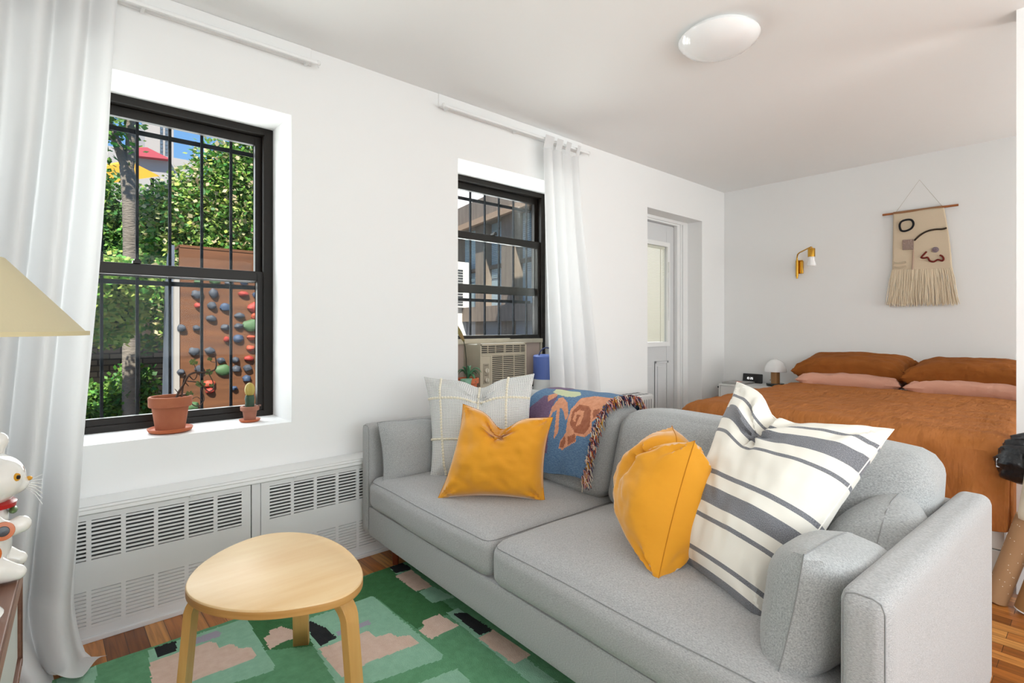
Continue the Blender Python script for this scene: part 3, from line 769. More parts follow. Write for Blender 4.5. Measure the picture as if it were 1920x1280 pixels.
# ================================================================ BED
bd = thing('bed', 'white storage bed with drawer fronts under the rust duvet', 'bed', (4.1, 1.05, 0))
bx0, bx1, by0, by1 = 3.045, 5.16, .285, 1.76
MB().box(bx0, bx1, by0, by1, .03, .40).build('bed_box', WHITEM, bd, bevel=.003, smooth=False)
for z0, z1 in ((.035, .195), (.2, .395)):
    for y0, y1 in ((.29, 1.02), (1.026, 1.755)):
        MB().box(bx0-.012, bx0, y0, y1, z0, z1).build('drawer_front', WHITEM, bd, bevel=.002, smooth=False)
MB().box(bx0+.03, bx1, by0+.02, by1-.02, 0, .03).build('plinth', WHITEM, bd, smooth=False)
MB().rbox(((bx0+bx1)/2, (by0+by1)/2, .52), ((bx1-bx0)/2, (by1-by0)/2, .12), .05, 10).build('mattress', pure('mattress_ticking', '#e3e0da', .9), bd)
# duvet: sheet wrapped over foot and both sides
m = MB(); HT_ = .675
def duv(u, v):
    # arc length params
    hang = .36; Lx = (4.92-bx0+.03); wy = (by1-by0)+.05
    a = lerp(-hang, wy+hang*.75, u)          # across from near side (partition) to window side
    b = lerp(-hang, Lx, v)                # from hem at the foot to the head
    R = .075
    def wrap(d):                          # d<0: overhang -> (offset outward, drop)
        if d > R: return d, 0
        if d > R-R*PI/2:
            an = (R-d)/R; return R-R*math.sin(an), R*(1-math.cos(an))
        return 0, R+(R-R*PI/2-d)
    x_, dz1 = wrap(b)
    if a < wy/2: y_, dz2 = wrap(a)
    else:
        y_, dz2 = wrap(wy-a); y_ = wy-y_
    x = bx0-.035+x_; y = by0-.02+y_
    dz = max(dz1, dz2)+.25*min(dz1, dz2); dz = min(dz, .36)
    if dz1 > .03 and dz2 > .03: # rounded corner
        x += .0
        cut = .05*sm(0, .2, min(dz1, dz2)); x += cut; y += cut if a < wy/2 else -cut
    z = HT_-dz
    fold = sm(.04, .3, dz1)*(.026*math.sin(y*22+1.5*math.sin(y*9)+z*0)+.016*math.sin(y*47+2))+.014*sm(0, .1, dz1)*nz((y*11, u*3, b*9), 1, 6)
    x -= fold+.02*sm(.0, .3, dz1)*(1+nz((y*3, z*3, 0), 1, 4))
    fold2 = sm(.06, .3, dz2)*(.012*math.sin(x*19+1))
    if a > wy/2: y += fold2+.02*sm(0, .3, dz2)
    else: y = max(y, .268)
    if dz < .05:
        z += .014*nz((x*2.2, y*2.2, 0), 1, 1)+.010*nz((x*9, y*4, 0), 1, 2)+.006*nz((x*20, y*7, 0), 1, 5)+.01*math.sin(PI*min(1, max(0, a/wy)))
        z -= .02*sm(4.6, 4.9, x)
        ed = sm(.15, 0, abs(y-(by0+.2)))
    z += .010*math.sin(y*33)*sm(.3, .36, dz)
    z -= .012*sm(1.2, .2, y)*sm(.3, .36, dz)
    return Vector((x, y, z))
m.grid(duv, 110, 130)
tag(m.build('duvet', RUST, None, solid=.012), 'rust orange linen duvet hanging over the foot of the bed', 'duvet')
def bedpillow(mats, y0, y1, xb, xt, zb, zt, T, label, seed, nm='bed_pillow'):
    return pillow(nm, mats, [(xb, y1, zb), (xb, y0, zb), (xt, y0, zt), (xt, y1, zt)], T, label, 'pillow', inset=.05, seed=seed, wr=.012, earpow=4, flat=.5)
bedpillow(PINK, .98, 1.70, 4.58, 5.05, .715, .715, .13, 'dusty pink pillow under the rust pillow nearer the bedside lamp', 3)
bedpillow(PINK, .27, .97, 4.54, 5.05, .715, .715, .14, 'dusty pink pillow under the rust pillow beside the partition', 4)
bedpillow(RUSTP, .955, 1.765, 4.66, 5.12, .775, .85, .21, 'rust linen pillow nearer the bedside lamp', 7)
bedpillow(RUSTP, .27, 1.0, 4.60, 5.10, .775, .83, .22, 'rust linen pillow beside the white partition', 8)
# ================================================================ NIGHTSTAND + items
ns = thing('nightstand', 'small white one drawer nightstand on wooden legs by the bed', 'nightstand', (4.97, 2.2, 0))
nx0, nx1, ny0, ny1, nz0, nz1 = 4.785, 5.16, 1.97, 2.447, .45, .605
MB().box(nx0, nx1, ny0, ny1, nz1-.014, nz1).box(nx0, nx1, ny0, ny1, nz0, nz0+.012).box(nx0, nx1, ny0, ny0+.012, nz0+.012, nz1-.014).box(nx0, nx1, ny1-.012, ny1, nz0+.012, nz1-.014).box(nx1-.01, nx1, ny0+.012, ny1-.012, nz0+.012, nz1-.014).build('cabinet_body', WHITEM, ns, bevel=.002, smooth=False)
MB().box(nx0+.004, nx0+.02, ny0+.015, ny1-.015, nz0+.015, nz1-.017).build('drawer', WHITEM, ns, bevel=.001, smooth=False)
for a in (4.84, 5.11):
    for b in (2.02, 2.40): MB().tube([(a, b, 0), (a, b, nz0)], [.011, .017], 10).build('leg', WALNUT, ns)
MB().tube([(4.80, 2.447, .575), (4.80, 2.462, .572)], .008, 8).build('side_knob', IRON, ns)
lp = thing('laptop', 'closed silver laptop with an orange sticker on the nightstand', 'laptop', (5.0, 2.36, .605))
q = [Vector((4.83, 2.44, 0)), Vector((4.83, 2.235, 0)), Vector((5.075, 2.235, 0)), Vector((5.075, 2.44, 0))]
ALU = pure('aluminium', '#b0afad', .4, metal=.15)
MB().prism([p+Vector((0, 0, .6055)) for p in q], (0, 0, .008)).build('laptop_base', ALU, lp, bevel=.002)
MB().prism([p+Vector((0, 0, .6150)) for p in q], (0, 0, .006)).box(4.87, 5.07, 2.25, 2.43, .6135, .615).build('lid', ALU, lp, bevel=.002)
MB().lathe((4.95, 2.33, .621), [(.03, 0), (.03, .0006)], 20).build('sticker', pure('orange_sticker', '#e0603a', .5), lp)
ck = thing('alarm_clock', 'black digital alarm clock behind the laptop', 'clock', (5.06, 2.27, .605))
MB().prism([(5.11, 2.36, .605), (5.085, 2.36, .605), (5.098, 2.36, .692), (5.116, 2.36, .692)], (0, -.185, 0)).build('clock_body', BLKP, ck, bevel=.006)
DIG = pure('clock_digit', '#ffffff', .5, emit=1.2)
segs = {'1': 'bc', '0': 'abcdef', '6': 'acdefg', '2': 'abged'}
m = MB(); yy = 2.322
for ch in '10:26':
    w_, h_ = .009, .009; t_ = .0022
    def pt(y, z): return Vector((5.0905+(z-.648)*.15-.002, y, z))
    if ch == ':':
        for zz in (.643, .655): m.obox(pt(yy-.003, zz), (.0006, 0, 0), (0, .0012, 0), (0, 0, .0012))
        yy -= .008; continue
    for s_ in segs[ch]:
        cy, cz, hh, vv = {'a': (.5, 2, 1, 0), 'b': (1, 1.5, 0, 1), 'c': (1, .5, 0, 1), 'd': (.5, 0, 1, 0), 'e': (0, .5, 0, 1), 'f': (0, 1.5, 0, 1), 'g': (.5, 1, 1, 0)}[s_]
        m.obox(pt(yy-cy*w_, .64+cz*h_), (.0006, 0, 0), (0, (w_/2 if hh else t_/2), 0), (0, 0, (h_/2 if vv else t_/2)))
    yy -= .015
m.build('time_digits', DIG, ck, smooth=False)
tl = thing('table_lamp', 'small mushroom table lamp with white dome on the nightstand', 'lamp', (4.985, 2.01, .605))
MB().lathe((4.985, 2.01, .605), [(.0, 0), (.073, 0), (.075, .003), (.075, .022), (.072, .026), (0, .026)], 36).build('lamp_base', pure('green_black_marble', '#18201c', .2), tl)
MB().lathe((4.985, 2.01, .631), [(0, 0), (.037, 0), (.037, .11), (0, .11)], 28).build('lamp_stem', pure('bronze_stem', '#a87b4e', .4, metal=.3), tl)
MB().lathe((4.985, 2.01, .735), [(.088, 0), (.092, .001), (.092, .012), (.086, .045), (.07, .08), (.045, .103), (.018, .114), (0, .116)], 40).build('lamp_shade', GLASSW, tl)
MB().tube([(4.945, 2.035, .66), (4.94, 2.04, .66)], .003, 6).build('switch', BRASS, tl)
# ================================================================ WALL SCONCE
sc = thing('wall_sconce', 'brass swing arm wall lamp with a bare white bulb', 'wall lamp', (5.15, 1.87, 1.65))
s0 = P('X', 5.12, 1495, 492); 
def SX(x, px, py): return P('X', x, px, py)
MB().box(5.155, XB, SX(5.16, 1503, 500).y-.012, SX(5.16, 1497, 500).y+.006, SX(5.16, 1500, 513).z, SX(5.16, 1500, 489).z).build('wall_plate', BRASS, sc, bevel=.003)
pb = SX(5.13, 1494.5, 518); ptop = SX(5.13, 1494.5, 489)
MB().tube([pb, ptop], .012, 16).tube([ptop, ptop+Vector((0, 0, .02))], .007, 10).tube([pb+Vector((0, 0, -.02)), pb], .008, 10).tube([SX(5.14, 1492, 489), SX(5.14, 1505, 488)], .004, 8).build('pivot_tube', BRASS, sc)
a0 = SX(5.13, 1494.5, 482); a1 = SX(5.12, 1495.5, 477); a2 = SX(5.11, 1499, 473.5); a3 = SX(4.98, 1520, 463); a4 = SX(4.97, 1522, 463)
MB().tube([ptop, a0, a1, a2, a3, a4, a4+Vector((0, 0, -.03))], .0055, 10).build('arm', BRASS, sc)
hs = P('X', 4.965, 1521.5, 465)
MB().lathe((hs.x, hs.y, hs.z-.075), [(0, 0), (.029, 0), (.029, .068), (.027, .072), (0, .074)], 24).build('socket_cup', BRASS, sc)
MB().lathe((hs.x, hs.y, hs.z-.158), [(0, 0), (.03, .002), (.036, .01), (.034, .022), (.025, .05), (.022, .085), (0, .085)], 24).build('bulb', GLASSW, sc)
# ================================================================ TAPESTRY
tp = thing('wall_hanging', 'cream woven wall hanging with abstract motifs and long fringe', 'wall hanging', (5.15, .97, 1.3))
XT = 5.155
A_ = P('X', XT, 1655, 403); B_ = P('X', XT, 1797, 384)
MB().tube([A_, B_], .0085, 14).build('dowel', pure('dowel_wood', '#97552a', .5, var=('#a96936', 12, O3, .2)), tp)
CREAM = pure('tapestry_wool', '#d8c6ac', 1, bump=(150, .5, (1, 1, 3), .004)); 
nail = P('X', XT, 1724, 337)
MB().tube([P('X', XT-.003, 1679, 399), nail, P('X', XT-.003, 1767, 387)], .0014, 6).build('hanging_cord', pure('cord', '#b7ada0', 1), tp)
c4 = [(1675, 400), (1770, 388), (1785, 505), (1673, 508)]
def T2(px, py, dx=0): return P('X', XT-dx, px, py)
def zt(*pts): return [(1640+x/4.739, 320+y/4.741) for x, y in pts]
def tap(u, v):
    l = lerp(c4[0][0], c4[3][0], v); 
    rx = lerp(c4[1][0], c4[2][0], v)+2.5*math.sin(v*PI*.9)
    yl = lerp(c4[0][1], c4[3][1], v); yr = lerp(c4[1][1], c4[2][1], v)
    p = T2(lerp(l, rx, u), lerp(yl, yr, u), .004); p.x += .002*math.sin(u*7+v*3)
    return p
MB().grid(tap, 30, 30).build('woven_panel', CREAM, tp, solid=.006)
m = MB()
for i in range(46):
    u = i/45; px = lerp(1676, 1767, u); py = lerp(400.5, 388.3, u); c_ = T2(px, py-.6)
    pts = [c_+Vector((.011*math.cos(a), 0.002*math.sin(a*.5), .011*math.sin(a))) for a in [k*PI/4 for k in range(9)]]
    m.tube(pts, .0016, 5)
m.build('knot_row', pure('knot_wool', '#b58f6b', 1), tp)
def motif(name, pts, r, col, closed=False):
    pp = [T2(x, y, .011) for x, y in zt(*pts)]
    # smooth
    out = []
    n = len(pp); rng = n if closed else n-1
    for i in range(rng):
        p0, p1, p2, p3 = (pp[i-1] if closed or i else pp[0]), pp[i], pp[(i+1) % n], (pp[(i+2) % n] if closed else pp[min(i+2, n-1)])
        for f in (0, .2, .4, .6, .8): out.append(.5*((2*p1)+(-p0+p2)*f+(2*p0-5*p1+4*p2-p3)*f*f+(-p0+3*p1-3*p2+p3)*f**3))
    out.append(out[0] if closed else pp[-1])
    MB().tube(out, r, 8, caps=not closed).build(name, pure('wool_'+col.strip('#'), col, 1, bump=(200, .6, O3, .004)), tp)
motif('ring_motif', [(222, 490), (235, 455), (275, 437), (325, 437), (345, 472), (325, 512), (275, 535), (235, 530)], .0075, '#15171d', True)
motif('branch_motif', [(352, 620), (400, 575), (460, 540), (530, 522), (600, 518), (640, 508)], .0068, '#3a2e22')
motif('wave_motif', [(462, 718), (440, 740), (415, 770), (440, 775), (470, 770), (490, 800), (525, 808), (560, 790), (600, 800), (612, 780), (598, 758), (578, 750)], .0062, '#6e2118')
motif('stem_motif', [(345, 700), (340, 790), (335, 880)], .005, '#b59a88')
for k, yv in enumerate((815, 855)): motif('loop_motif', [(160, yv-8), (210, yv+2), (270, yv-10), (272, yv+4), (210, yv+12), (160, yv+6)], .0028, '#c9b89f')
sq = [T2(*p, .008) for p in zt((247, 615), (348, 608), (348, 700), (247, 705))]
MB().prism(sq, (-.006, 0, 0)).build('square_motif', pure('wool_taupe', '#a08a80', 1, bump=(120, 1, O3, .006)), tp, bevel=.004)
cdot = T2(*zt((540, 702))[0], .008)
MB().lathe(cdot, [(0, 0), (.0215, 0), (.021, .006), (0, .008)], 24, axis=(-1, 0, 0)).build('dot_motif', pure('wool_mauve', '#8b7a80', 1, bump=(120, 1, O3, .006)), tp)
m = MB()
for i in range(230):
    u = (i+random.random())/230; p0 = tap(u, 1.0)+Vector((-.003+random.uniform(-.004, .004), 0, .01)); 
    bx = lerp(1663, 1797, u)+random.uniform(-4, 4); by = lerp(574, 571, u)+random.uniform(-6, 2)
    p3 = T2(bx, by, .008+random.uniform(-.004, .008)); 
    mid1 = p0.lerp(p3, .33)+Vector((random.uniform(-.006, 0), random.uniform(-.005, .005), .01)); mid2 = p0.lerp(p3, .68)+Vector((random.uniform(-.004, .002), random.uniform(-.008, .008), 0))
    m.tube([p0, mid1, mid2, p3], [.0028, .0026, .0026, .0022], 5)
tag(m.build('wool_fringe', pure('fringe_wool', '#e2d2b8', 1), tp, merge=False, recalc=False), kind='stuff')
# ================================================================ CEILING LIGHT
cl = thing('ceiling_light', 'round white flush ceiling light', 'ceiling light', (2.345, 1.2, CH))
MB().lathe((2.345, 1.2, CH-.03), [(0, 0), (.155, 0), (.155, .03), (0, .03)], 48).build('mounting_ring', WHITEM, cl)
MB().lathe((2.345, 1.2, CH-.018), [(.176, 0), (.178, -.006), (.168, -.022), (.14, -.045), (.1, -.062), (.05, -.072), (0, -.074)][::-1], 56).build('glass_dome', GLASSW, cl)
# ================================================================ AIR CONDITIONER
ac = thing('air_conditioner', 'beige window air conditioner with two knobs in the raised window', 'air conditioner', (2.29, 2.78, .70))
BEI = pure('beige_plastic', '#a49a86', .5, var=('#b0a693', 6, O3, .2)); DK = pure('grille_dark', '#2b2620', .7)
ax0, ax1, ay, az0, az1 = 2.095, 2.50, 2.665, .708, 1.035
MB().box(ax0+.01, ax1-.01, ay+.03, 3.2, az0, az1-.006).build('casing', BEI, ac, smooth=False, bevel=.004)
m = MB().box(ax0, ax1, ay+.012, ay+.035, az0, az1)          # front plate back
m.box(ax0, ax0+.012, ay, ay+.012, az0, az1).box(ax1-.012, ax1, ay, ay+.012, az0, az1).box(ax0, ax1, ay, ay+.012, az1-.014, az1).box(ax0, ax1, ay, ay+.012, az0, az0+.03)
m.box(ax0+.012, ax0+.095, ay+.003, ay+.012, az0+.03, .955).box(ax0+.012, ax1-.012, ay+.001, ay+.012, .955, .968).box(ax0+.085, ax0+.1, ay, ay+.012, az0+.03, .955)
m.build('front_panel', BEI, ac, smooth=False, bevel=.002)
MB().box(ax0+.014, ax1-.014, ay+.008, ay+.0125, .968, 1.02).box(ax0+.1, ax1-.013, ay+.008, ay+.0125, az0+.03, .955).build('vent_backing', DK, ac, smooth=False)
m = MB()
for k in range(5): m.box(ax0+.012, ax1-.012, ay+.001, ay+.009, .970+k*.0125, .9745+k*.0125)
for xx in (.05, .115, .19, .2, .27, .335): m.box(ax0+xx+.012, ax0+xx+.016, ay, ay+.009, .968, 1.02)
for k in range(17): m.box(ax0+.1, ax1-.012, ay+.001, ay+.009, .742+k*.0128, .7475+k*.0128)
for xx in (.19, .29): m.box(ax0+xx, ax0+xx+.004, ay, ay+.009, az0+.03, .955)
m.build('vent_louvres', BEI, ac, smooth=False)
MB().box(ax0+.026, ax0+.072, ay, ay+.004, .775, .905).build('control_plate', pure('control_plate', '#8d8473', .5), ac, smooth=False)
for zz in (.862, .80):
    MB().lathe((ax0+.049, ay, zz), [(.0165, 0), (.015, .012), (0, .013)], 20, axis=(0, -1, 0)).box(ax0+.047, ax0+.051, ay-.018, ay-.012, zz-.013, zz+.013).build('control_knob', pure('knob_beige', '#b8b0a0', .4), ac)
for zz, ww in ((.893, .014), (.83, .012), (.784, .012)): MB().box(ax0+.049-ww, ax0+.049+ww, ay-.001, ay, zz, zz+.0025).build('control_mark', DK, ac, smooth=False)
ACC = pure('accordion_vinyl', '#b9a79b', .6)
for x0, x1 in ((1.908, ax0+.01), (ax1-.01, 2.838)):
    m = MB(); n = int((x1-x0)/.012)
    m.grid(lambda u, v: Vector((lerp(x0, x1, u), 2.862+(.006 if round(u*n*2) % 2 else -.004), lerp(.712, 1.03, v))), n*2, 1)
    m.build('accordion_panel', ACC, ac, smooth=False, solid=.002)
MB().box(1.908, 2.838, 2.845, 2.865, 1.026, 1.056).box(2.0, 2.5, 2.835, 2.85, 1.03, 1.062).box(2.82, 2.838, 2.85, 2.87, .712, 1.03).build('top_track', BEI, ac, smooth=False, bevel=.002)
MB().box(1.908, 2.838, 2.842, 2.9, .70, .712).build('bottom_track', BLACK, ac, smooth=False)
# humidifier
hm = thing('humidifier', 'blue and white tabletop air purifier by the curtain', 'air purifier', (2.68, 2.66, .70))
HB = pure('blue_plastic', '#5a70b4', .4)
MB().lathe((2.68, 2.66, .70), [(0, 0), (.085, 0), (.088, .005), (.088, .075), (0, .075)], 36).build('base', WHITEM, hm)
MB().lathe((2.68, 2.66, .775), [(0, 0), (.088, 0), (.088, .158), (.08, .168), (.05, .172), (0, .172)], 36).build('housing', HB, hm)
pts = [(2.68-.075*math.cos(a), 2.66-.01, .935+.06*math.sin(a)) for a in [k*PI/12 for k in range(13)]]
MB().tube(pts, .0045, 8).build('carry_handle', pure('navy_strap', '#2b3560', .5), hm)
m = MB(); g_ = Vector((.28, -.96, 0)).normalized(); sd = Vector((.96, .28, 0))
cc = Vector((2.68, 2.66, .862))+g_*.089
m.obox(cc, sd*.026, g_*.004, (0, 0, .052)); m.build('vent_plate', WHITEM, hm, bevel=.01)
m = MB()
for k in range(9): m.obox(cc+g_*.0045+Vector((0, 0, -.038+k*.0095)), sd*.017, g_*.001, (0, 0, .0026))
m.build('vent_slots', pure('slot_dark', '#3b3f46', .6), hm, smooth=False)
# ================================================================ PLANTS
LEAF = pure('succulent_leaf', '#2f4318', .5, var=('#57631f', 30, O3, .2)); STEM = pure('woody_stem', '#3f2b20', .8)
GRN = pure('deep_green_leaf', '#3b6b4a', .5, var=('#4f8560', 30, O3, .2)); 
def pot(root, c, rt, rb, h, rim, M_, soil=True):
    x, y, z = c
    MB().lathe(c, [(0, 0), (rb, 0), (lerp(rb, rt, 1-rim/h)-.002, h-rim), (rt, h-rim+.001), (rt+.003, h-rim+.004), (rt+.004, h-.003), (rt+.001, h), (rt-.006, h), (rt-.01, h-.02), (0, h-.02)], 40).build('pot', M_, root)
    MB().lathe((x, y, z+h-.024), [(0, 0), (rt-.0105, 0), (rt-.0105, .008), (0, .012)], 24).build('soil', SOIL, root)
p1 = thing('potted_succulent', 'trailing branchy succulent in a terracotta pot on the windowsill', 'potted plant', (.417, 2.70, .69))
PY = 2.70
pot(p1, (.417, PY, .702), .078, .055, .142, .045, TERRA)
MB().lathe((.417, PY, .69), [(0, 0), (.066, 0), (.08, .006), (.086, .018), (.083, .02), (.074, .012), (.0, .011)], 40).build('saucer', pure('saucer_clay', '#b35f38', .7), p1)
def zp(x, y, yy=PY): return P('Y', yy, 260+x/6.4, 640+y/6.4)
def branch(pts, r0, r1, yoff=None):
    q = [zp(*p, PY-.01+.02*math.sin(i*1.3)) for i, p in enumerate(pts)]
    out = []
    for i in range(len(q)-1):
        a, b, c, d = q[max(i-1, 0)], q[i], q[i+1], q[min(i+2, len(q)-1)]
        for f in (0, .25, .5, .75): out.append(.5*((2*b)+(-a+c)*f+(2*a-5*b+4*c-d)*f*f+(-a+3*b-3*c+d)*f**3))
    out.append(q[-1]); n = len(out)
    return out, [lerp(r0, r1, i/(n-1)) for i in range(n)]
for pts, r0, r1 in [
  ([(440, 720), (480, 610), (545, 510), (600, 410), (680, 372), (790, 372), (880, 355), (925, 320), (930, 240), (908, 150)], .0042, .0022),
  ([(515, 680), (530, 540), (553, 400)], .0034, .0026),
  ([(560, 480), (520, 405)], .002, .0012), ([(570, 500), (597, 535)], .002, .0012),
  ([(590, 475), (680, 485), (740, 500), (800, 570), (850, 600), (900, 560), (890, 480), (855, 410), (840, 370)], .0024, .0014),
  ([(610, 415), (660, 460), (698, 410), (690, 340), (658, 260)], .002, .0012),
  ([(915, 250), (870, 240), (850, 215)], .0015, .001),
  ([(470, 650), (560, 640), (625, 680), (640, 750), (720, 775), (785, 700), (770, 620), (740, 540)], .0024, .0014),
  ([(640, 690), (700, 665), (760, 710)], .0014, .001), ([(470, 610), (435, 570)], .0018, .001)]:
    o_, r_ = branch(pts, r0*1.25, r1*1.35); MB().tube(o_, r_, 7).build('stem', STEM, p1)
def rosette(px, py, s, root=p1, M_=LEAF, n=7):
    c = zp(px, py); m = MB()
    for k in range(n):
        a = 2*PI*k/n+random.random()*.5; el = random.uniform(-.1, .7); d = Vector((math.cos(a)*math.cos(el), math.sin(a)*.5*math.cos(el)-.3, math.sin(a)*.55+.25*el)).normalized()
        sd = d.cross(Vector((0, -1, .4))).normalized()
        def fn(dd, p, d=d, sd=sd):
            return d*(p.x+s*.62)+sd*p.y*(.5+.55*(p.x/s+.6))+d.cross(sd)*p.z
        m.ball(c, (s*.6, s*.42, s*.1), 10, fn=fn)
    m.build('leaf_rosette', M_, root)
for a, b, s in ((655, 255, .016), (850, 215, .010), (840, 375, .015), (740, 515, .018), (870, 525, .009), (608, 632, .014)): rosette(a, b, s)
p2 = thing('potted_cactus', 'small grafted cactus with a yellow top in a brown clay pot', 'potted plant', (.746, 2.735, .69))
pot(p2, (.746, 2.735, .70), .038, .026, .064, .022, TERRAD)
MB().lathe((.746, 2.735, .69), [(0, 0), (.036, 0), (.044, .005), (.047, .012), (.045, .013), (.038, .009), (0, .009)], 32).build('saucer', pure('saucer_clay', '#b35f38', .7), p2)
def ribbed(n, amp): return lambda d, p: Vector((p.x*(1+amp*math.cos(n*math.atan2(d.y, d.x))), p.y*(1+amp*math.cos(n*math.atan2(d.y, d.x))), p.z+.0))
MB().lathe((.746, 2.735, .75), [(0, 0), (.018, 0), (.021, .02), (.019, .03), (.022, .05), (.018, .066), (0, .068)], 24).build('cactus_stock', pure('dark_green_cactus', '#24402c', .6, bump=(60, .5, O3, .005)), p2)
MB().ball((.746, 2.735, .842), (.0215, .0215, .034), 32, fn=ribbed(9, .09)).build('cactus_scion', pure('yellow_cactus', '#a89447', .6), p2)
MB().ball((.786, 2.72, .765), (.008, .007, .005), 10).build('pup', pure('pup', '#6e4a3f', .7), p2)
p3 = thing('potted_orchid', 'leafy plant with one tall upright leaf in a terracotta pot by the air conditioner', 'potted plant', (2.01, 2.68, .70))
pot(p3, (2.01, 2.68, .70), .064, .046, .122, .035, pure('bright_terracotta', '#c26a45', .8))
m = MB()
def strap(m, c, a, L_, w, droop, rise=.5, mi=0):
    d = Vector((math.cos(a), math.sin(a), 0)); s_ = Vector((-d.y, d.x, 0)); c = Vector(c)
    def g(u, v):
        t = v; ww = w*math.sin(PI*min(1, .12+t*.88))**.7
        return c+d*(L_*t*(1-.25*rise))+Vector((0, 0, L_*rise*t-droop*L_*t*t*1.6))+s_*(u-.5)*ww+Vector((0, 0, .25*ww*abs(u-.5)*2))
    m.grid(g, 4, 12, mi)
for k in range(11): strap(m, (2.01, 2.68, .815), k*2.4, random.uniform(.09, .15), .022, random.uniform(.6, 1.1), random.uniform(1.0, 1.9))
m.build('strap_leaves', GRN, p3, solid=.002)
stp = [P('Y', 2.66, *q) for q in ((876, 722), (875, 700), (874, 672), (872, 650), (869, 638))]
MB().tube(stp, .0028, 8).build('stalk', pure('dark_stalk', '#2c3020', .7), p3)
m = MB(); a_ = P('Y', 2.66, 869, 640); b_ = P('Y', 2.66, 857, 607)
m.grid(lambda u, v: a_.lerp(b_, v)+Vector(((u-.5)*.034*math.sin(PI*min(1, .08+v*.92))**.8, .012*math.sin(v*2)-.01*abs(u-.5), 0)), 6, 14)
m.build('tall_leaf', pure('reddish_leaf', '#55681f', .5, var=('#8a5a30', 12, O3, .2)), p3, solid=.002)
# folded green cloth/leaf pot beside
m = MB(); g0 = P('Y', 2.62, 866, 710)
m.grid(lambda u, v: Vector((1.905+.055*u+.03*v*u, 2.61+.02*math.sin(u*3), .735+.09*v-.02*u*(1-v))), 8, 8)
tag(m.build('glazed_planter', pure('sage_ceramic', '#6f9c82', .3), None, solid=.012), 'sage green ceramic dish in front of the orchid pot', 'dish')
bx_ = MB().box(2.078, 2.094, 2.70, 2.76, .70, .82); tag(bx_.build('wooden_box', pure('amber_wood', '#8a6a28', .5), bevel=.002), 'small amber box between the orchid pot and the air conditioner', 'box')
# ================================================================ OIL HEATER
oh = thing('oil_heater', 'white portable finned heater behind the sofa beside the door', 'heater', (3.2, 2.32, 0))
HG = pure('heater_enamel', '#c9c9c7', .45); HD = pure('heater_dark', '#45454a', .6)
for k in range(8):
    xx = 3.06+k*.042
    MB().rbox((xx, 2.3, .34), (.0135, .075, .27), .02, 5, fn=None).build('fin', HG, oh)
m = MB().box(3.04, 3.37, 2.225, 2.375, .618, .65); m.build('top_grille', HG, oh, bevel=.012)
m = MB()
for k in range(7):
    xx = 3.065+k*.042; m.box(xx, xx+.022, 2.245, 2.265, .6495, .6515).box(xx, xx+.022, 2.32, 2.345, .6495, .6515)
for k in range(11): m.box(3.055+k*.028, 3.061+k*.028, 2.2235, 2.226, .45, .615)
m.build('vent_slots', HD, oh, smooth=False)
MB().box(3.04, 3.37, 2.224, 2.23, .44, .63).build('front_guard', HG, oh, smooth=False)
m = MB().rbox((2.99, 2.3, .38), (.05, .075, .27), .03, 6); m.build('control_box', HG, oh)
MB().tube([(2.94, 2.3, .6), (2.925, 2.3, .6)], .03, 16).build('dial', HD, oh)
for xx in (3.06, 3.33): MB().box(xx-.02, xx+.02, 2.2, 2.4, .0, .07).build('foot', HD, oh, bevel=.01)
# ================================================================ CABINET, CAT, LAMP (left)
cb = thing('media_cabinet', 'walnut cabinet with white drawer fronts at the left edge', 'cabinet', (-.030, 1.745, 0), -.0424)
kt, kb = .60, .335; LB = dict(local=True, smooth=False, bevel=.002)
MB().box(-.44, 0, -1.2, 0, kt-.02, kt).build('cabinet_top', WALNUT, cb, **LB)
MB().box(-.44, -.004, -.018, 0, kb, kt-.02).box(-.44, -.004, -1.2, -1.182, kb, kt-.02).box(-.44, -.004, -1.182, -.018, kb, kb+.018).box(-.44, -.43, -1.182, -.018, kb+.018, kt-.02).build('cabinet_body', WALNUT, cb, **LB)
DW = pure('drawer_white', '#cfd2cd', .45)
for y0, y1 in ((-1.175, -.605), (-.595, -.024)):
    d_ = MB().box(-.03, -.012, y0, y1, kb+.022, kt-.03).build('drawer', DW, cb, **LB)
    MB().box(-.014, -.002, y0+.01, y1-.005, kt-.06, kt-.03).build('drawer_pull', pure('walnut_lip', '#8a6653', .5, var=('#9c7866', 6, (14, 1, 14), .2)), d_, **LB)
for a in (-.39, -.05):
    for b in (-1.1, -.08): MB().tube([(a, b, 0), (a, b, kb)], [.012, .02], 12).build('leg', WALNUT, cb, local=True)
